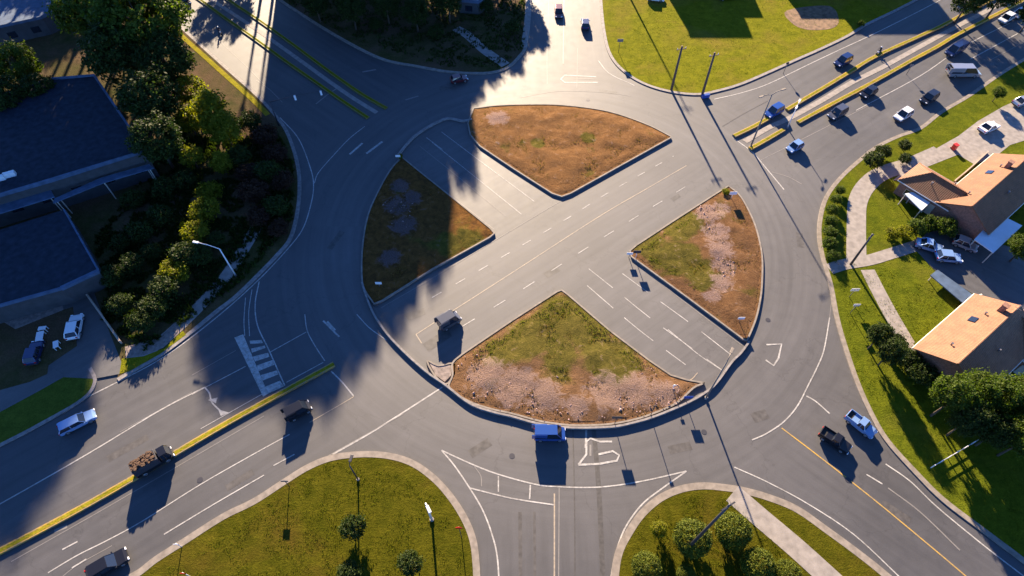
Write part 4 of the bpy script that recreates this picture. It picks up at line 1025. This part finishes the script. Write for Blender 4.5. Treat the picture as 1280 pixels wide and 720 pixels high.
put('sedan', 908, -1, (20,-2), 'blue', 'blue car standing in the building shadow on the green lawn', 4.3, 1.8, 1.45, group=gP, z=.14)
put('hatch', 819, 1, (20,2), 'white', 'white car at the top edge of the green lawn', 4.0, 1.8, 1.5, group=gP, z=.14)

# motorcyclists
def motorbike():
    t = empty('motorcycle')
    for x in (-.65, .65):
        w = bmesh.new(); bmesh.ops.create_cone(w, cap_ends=True, segments=18, radius1=.31, radius2=.31, depth=.12, matrix=Matrix.Translation((x, 0, .31)) @ Matrix.Rotation(math.pi/2, 4, 'X')); link('wheel', w, M['black'], t)
    b = bmesh.new(); box(b, (.05, 0, .62), (.75, .26, .34), bev=.08); box(b, (-.15, 0, .42), (.5, .22, .3), bev=.05); tube(b, [(.65, 0, .31), (.45, 0, .95)], .04); link('body', b, P['white'], t)
    b = bmesh.new(); box(b, (-.4, 0, .80), (.6, .24, .1), bev=.04); link('seat', b, M['black'], t)
    b = bmesh.new(); tube(b, [(.42, -.35, 1.0), (.45, 0, .96), (.42, .35, 1.0)], .02); link('handlebar', b, M['pole'], t)
    b = bmesh.new(); bmesh.ops.create_uvsphere(b, u_segments=10, v_segments=8, radius=.1, matrix=Matrix.Translation((.56, 0, .85))); link('headlight', b, M['lamp'], t)
    return t
def rider():
    J = {'pel': ((-.3, 0, .92), .16), 'sp': ((-.22, 0, 1.18), .15), 'ch': ((-.12, 0, 1.4), .17), 'nk': ((-.08, 0, 1.56), .065), 'hd': ((-.04, 0, 1.68), .11),
         'sl': ((-.1, .2, 1.45), .07), 'el': ((.12, .3, 1.22), .05), 'hl': ((.4, .3, 1.03), .04), 'sr': ((-.1, -.2, 1.45), .07), 'er': ((.12, -.3, 1.22), .05), 'hr': ((.4, -.3, 1.03), .04),
         'pl': ((-.28, .12, .9), .11), 'kl': ((.12, .24, .8), .075), 'fl': ((-.05, .22, .36), .05), 'tl': ((.1, .22, .32), .04), 'pr': ((-.28, -.12, .9), .11), 'kr': ((.12, -.24, .8), .075), 'fr': ((-.05, -.22, .36), .05), 'tr': ((.1, -.22, .32), .04)}
    Eg = [('pel', 'sp'), ('sp', 'ch'), ('ch', 'nk'), ('nk', 'hd'), ('ch', 'sl'), ('sl', 'el'), ('el', 'hl'), ('ch', 'sr'), ('sr', 'er'), ('er', 'hr'), ('pel', 'pl'), ('pl', 'kl'), ('kl', 'fl'), ('fl', 'tl'), ('pel', 'pr'), ('pr', 'kr'), ('kr', 'fr'), ('fr', 'tr')]
    ks = list(J); me = bpy.data.meshes.new('person'); me.from_pydata([J[k][0] for k in ks], [(ks.index(a), ks.index(b)) for a, b in Eg], [])
    o = bpy.data.objects.new('person', me); C.objects.link(o); me.materials.append(M['cloth_dark'])
    sk = o.modifiers.new('skin', 'SKIN'); 
    for i, k in enumerate(ks): me.skin_vertices[0].data[i].radius = (J[k][1],)*2
    me.skin_vertices[0].data[0].use_root = True
    sb = o.modifiers.new('sub', 'SUBSURF'); sb.levels = 1; sb.render_levels = 1
    b = bmesh.new(); bmesh.ops.create_uvsphere(b, u_segments=14, v_segments=10, radius=.15, matrix=Matrix.Translation((-.03, 0, 1.72))); link('helmet', b, M['helmet'], o, True)
    return o
bike, rid = motorbike(), rider()
for i, (x, y, to, lb) in enumerate([(1097, 68, (-20, 11), 'on the upper carriageway by the yellow median'), (276, 43, (20, 16), 'on the north-west road beside the two medians')]):
    b = bike if i == 0 else copy_tree(bike); r_ = rid if i == 0 else copy_tree(rid)
    a = V(x, y); d = V(x+to[0], y+to[1])-a
    for o in (b, r_): o.location = (a.x, a.y, .02); o.rotation_euler = (0, 0, math.atan2(d.y, d.x))
    tag(b, 'white motorcycle '+lb, 'motorcycle', 'motorcycles'); tag(r_, 'person in dark clothes and white helmet riding '+lb, 'person', 'riders')

# ------------------------------------------------------------------ poles, lamps, signs
def seg(parent, name, pts, r, m, seg_=8):
    b = bmesh.new(); tube(b, pts, r, seg_); return link(name, b, M[m], parent, True)
def lamp_post(px, py, h, arm, ang, m, label, heads=1, head_m='white_metal', r=.11):
    g = V(px, py); t = empty('street_lamp', (g.x, g.y, .05), ang, label=label, cat='street lamp')
    seg(t, 'pole', [(0, 0, 0), (0, 0, h)], [r, r*.6], m)
    for s in ([1] if heads == 1 else [1, -1]):
        seg(t, 'arm', [(0, 0, h), (s*arm*.5, 0, h+.35), (s*arm, 0, h+.4)], r*.45, m)
        b = bmesh.new(); box(b, (s*(arm+.35), 0, h+.38), (.9, .34, .16), bev=.05); link('lamp_head', b, M[head_m], t)
    b = bmesh.new(); tube(b, [(0, 0, -.05), (0, 0, .35)], r*1.7, 10); link('base', b, M['concrete'], t)
    return t
def sign_post(px, py, h, label, plate='white_metal', shape='disc', m='pole', ang=0, z=.1, size=.35, cat='sign'):
    g = V(px, py); t = empty('sign_post', (g.x, g.y, z), ang, label=label, cat=cat)
    seg(t, 'post', [(0, 0, -.1), (0, 0, h)], .05, m)
    b = bmesh.new()
    if shape == 'disc': bmesh.ops.create_cone(b, cap_ends=True, segments=20, radius1=size, radius2=size, depth=.05, matrix=Matrix.Translation((0, -.07, h-size*.6)) @ Matrix.Rotation(math.pi/2, 4, 'X'))
    else: box(b, (0, -.07, h-size*.4), (size*2.4, .05, size*1.3), bev=.01)
    link('sign_plate', b, M[plate], t); return t
for i, (x, y, lb) in enumerate([(470,330,'on the shaded west side of the ring'),(640,570,'below the striped triangle tip on the south approach'),(960,400,'on the east side of the ring'),(250,600,'between the lanes of the south-west road'),(1060,160,'on the north-east road near the lawn kerb'),(735,125,'above the north island sector'),(1060,600,'beside the yellow line of the south-east road'),(880,540,'below the right end of the south sector')]):
    g = V(x, y); b = bmesh.new(); bmesh.ops.create_cone(b, cap_ends=True, segments=24, radius1=.36, radius2=.36, depth=.02, matrix=Matrix.Translation((g.x, g.y, .012)))
    tag(link('manhole_cover', b, M['pole_dark']), 'round iron manhole cover '+lb, 'manhole cover', 'manhole covers')
# two wooden utility poles at the north-east kerb
for i, (x, y, h, lb) in enumerate([(839,113,9.6,'wooden pole at the north-east kerb, left of the pair'), (877,121,9.6,'wooden pole with blue base box at the north-east kerb, right of the pair')]):
    g = V(x, y); t = empty('utility_pole', (g.x, g.y, .1), .3, label=lb, cat='utility pole')
    seg(t, 'pole', [(0, 0, -.1), (0, 0, h)], [.26, .19], 'pole_wood', 10)
    b = bmesh.new(); box(b, (0, 0, h-.6), (2.0, .14, .14)); link('crossarm', b, M['pole_wood'], t)
    for s in (-.85, 0, .85): 
        b = bmesh.new(); tube(b, [(s, 0, h-.55), (s, 0, h-.25)], [.07, .04]); link('insulator', b, M['white_metal'], t)
    if i: 
        b = bmesh.new(); box(b, (.5, -.5, .35), (1.6, .6, .7), bev=.05); link('control_box', b, M['blue_sign'], t)
g = Vector((-26.5, 141, 0))
def tall_pole(x, y, h, r, m, label, z=.1, armlen=2.4, ang=0):
    t = empty('utility_pole', (x, y, z), ang, label=label, cat='utility pole')
    seg(t, 'pole', [(0, 0, -.1), (0, 0, h)], [r, r*.6], m, 10)
    b = bmesh.new(); box(b, (0, 0, h-.5), (armlen, .14, .16)); link('crossarm', b, M[m], t)
    return t
tall_pole(27, 141, 16, .22, 'pole_wood', 'tall pole beyond the top edge whose shadow crosses the green lawn')
g = V(855, 690); tall_pole(g.x, g.y, 18.2, .2, 'pole_dark', 'tall dark mast standing among the clipped shrubs on the south lawn', armlen=1.6, ang=.5)
g = V(1063, 331); t = tall_pole(g.x, g.y, 7.2, .2, 'pole_dark', 'dark leaning looking pole where the east footpaths cross', armlen=1.2, ang=.6)
lamp_post(882, 498, 10.0, 1.2, R(60), 'kerb', 'pale slender lamp post added for its shadow on the south-east rim of the island', head_m='kerb', r=.13)  # added as the caster of the long shadow over the southern ring
lamp_post(938, 184, 11.3, 2.0, R(25), 'kerb', 'tall pale twin lamp post added for its shadow at the ring end of the north-east medians', heads=2, head_m='kerb', r=.16)  # added to throw the long eastern ring shadow, kerb coloured to stay inconspicuous
lamp_post(984, 160, 5.0, .8, R(60), 'white_metal', 'white lamp post in the gap of the north-east medians', heads=2)
lamp_post(540, 650, 6.5, .5, R(-60), 'white_metal', 'white headed street lamp on the south-west lawn', r=.16)
lamp_post(448, 600, 5.0, .4, R(80), 'pole_dark', 'dark street lamp near the kerb of the south-west lawn', head_m='pole_dark')
lamp_post(295, 345, 6.5, 3.4, R(165), 'white_metal', 'white street lamp with long curved arm over the west footpath', r=.13)
lamp_post(372, 545, 4.0, .8, R(30), 'pole', 'short lamp post behind the dark van on the south-west road')if False else None
g = V(349, 158); t = empty('signal_mast', (g.x, g.y, .1), R(18), label='black signal mast reaching over the north-west road', cat='signal mast')
seg(t, 'pole', [(0, 0, -.1), (0, 0, 5.6)], [.14, .1], 'pole_dark'); seg(t, 'arm', [(0, 0, 5.4), (4.5, 0, 5.7), (9.5, 0, 5.8)], [.09, .07, .05], 'pole_dark')
for x in (4.5, 9.2):
    b = bmesh.new(); box(b, (x, -.05, 5.35), (.35, .3, .95), bev=.04); h_ = link('signal_head', b, M['white_metal'], t)
sign_post(577, 672, 4.6, 'thin dark post topped by a red head on the south-west lawn edge', 'red', 'disc', 'pole_dark', size=.4, cat='signal')
sign_post(241, 722, 2.6, 'short post with red head at the bottom edge of the south-west lawn', 'red', 'disc', 'white_metal', size=.33, cat='signal')
sign_post(228, 684, 1.6, 'small white marker post on the kerb near the bottom edge', 'white_metal', 'plate', 'white_metal', size=.25)
sign_post(362, 608, 2.2, 'small grey kerbside sign at the left rim of the south-west lawn', 'pole', 'plate', 'pole_dark', size=.35)
sign_post(543, 598, 1.6, 'tiny dark marker post on the right rim of the south-west lawn', 'pole_dark', 'plate', 'pole_dark', size=.14) if False else None
sign_post(475, 360, 1.2, 'small white sign in the dark corner of the west island sector', 'white_metal', 'plate', size=.4, z=.3)
sign_post(923, 404, 1.3, 'small white sign on the lower part of the east island sector', 'white_metal', 'plate', size=.4, z=.3)
sign_post(794, 324, 1.8, 'dark sign with pale frame at the inner tip of the east sector', 'pole_dark', 'plate', 'white_metal', size=.5, z=.3)
sign_post(786, 322, 1.2, 'white low sign left of the dark framed sign at the east sector tip', 'white_metal', 'plate', size=.4, z=.05)
sign_post(913, 250, 1.6, 'pale framed sign at the upper tip of the east sector', 'white_metal', 'plate', 'white_metal', size=.5, z=.3)
plant('bushy', 907, 240, .42, 'small straw coloured bush at the upper tip of the east sector', 'bush')
sign_post(499, 203, 1.4, 'small pale sign at the upper corner of the west sector', 'white_metal', 'plate', size=.35, z=.3)
plant('bushy', 500, 196, .35, 'small dry bush beside the sign at the west sector corner', 'bush')
sign_post(768, 531, 2.4, 'brown information board on the lower rim of the south sector', 'pole_wood', 'plate', 'pole_wood', size=.55, z=.3)
sign_post(813, 520, 3.0, 'thin pole on the lower right rim of the south sector', 'pole_dark', 'plate', 'pole_dark', size=.2, z=.3)
sign_post(857, 503, 1.6, 'blue board on the right rim of the south sector', 'blue_sign', 'plate', 'pole_dark', size=.5, z=.3)
sign_post(840, 488, 1.4, 'white marker post at the right end of the south sector', 'white_metal', 'plate', 'white_metal', size=.2, z=.3)
sign_post(773, 66, 3.0, 'purple-grey sign on the left edge of the green lawn', 'pole', 'plate', 'pole_dark', size=.5)
sign_post(979, 92, 2.6, 'thin kerb sign on the upper side of the north-east road', 'pole_dark', 'disc', 'pole', size=.3, z=.02)
sign_post(1061, 372, 2.2, 'white sign on the grass strip by the east kerb, upper one', 'white_metal', 'plate', 'pole', size=.5)
sign_post(1062, 392, 2.4, 'white sign on the grass strip by the east kerb, lower one', 'white_metal', 'plate', 'pole', size=.4)
sign_post(1133, 93, 2.2, 'small post sign just below the lower yellow median', 'pole', 'plate', 'pole_dark', size=.3, z=.02)
# fence on the south-east slope
g0, g1 = V(1163, 585), V(1223, 550); t = empty('rail_fence', g0, math.atan2((g1-g0).y, (g1-g0).x), label='short white rail fence on the dark south-east slope', cat='fence')
Lf = (g1-g0).length
for k in range(7): b = bmesh.new(); box(b, (k*Lf/6, 0, .55), (.12, .12, 1.1)); link('post', b, M['white_metal'], t)
b = bmesh.new(); box(b, (Lf/2, 0, .95), (Lf, .06, .12)); box(b, (Lf/2, 0, .55), (Lf, .06, .1)); link('rail', b, M['white_metal'], t)
# red bin, garden furniture
def bin_(px, py, label):
    g = V(px, py); t = empty('wheelie_bin', (g.x, g.y, .15), .4, label=label, cat='bin')
    b = bmesh.new(); box(b, (0, 0, .5), (.75, .7, 1.0), bev=.06); link('body', b, M['red'], t); b = bmesh.new(); box(b, (0, 0, 1.04), (.82, .78, .08), bev=.03); link('lid', b, M['red'], t)
    b = bmesh.new(); tube(b, [(-.38, .36, .12), (.38, .36, .12)], .12, 10); link('wheel', b, M['black'], t)
bin_(1191, 187, 'red wheelie bin standing at the driveway entrance')
def table(px, py, s, label):
    g = V(px, py); t = empty('garden_table', (g.x, g.y, .13), rnd.uniform(0, 3), label=label, cat='table')
    b = bmesh.new(); box(b, (0, 0, .72), (1.5*s, .9*s, .06), bev=.02); link('tabletop', b, M['white_metal'], t)
    for a, c in ((1, 1), (1, -1), (-1, 1), (-1, -1)): b = bmesh.new(); box(b, (a*.65*s, c*.36*s, .35), (.07, .07, .7)); link('leg', b, M['white_metal'], t)
table(54, 424, 1.1, 'white garden table in the dark yard, left one'); table(74, 434, .8, 'white garden table in the dark yard, right one'); table(57, 414, .7, 'pale bench table along the top of the dark yard')
table(66, 346, .9, 'white table by the brick wall above the reddish court')
flat('yard_lawn', [(32,404),(92,384),(97,433),(40,472)], 'soil', .15, 0)
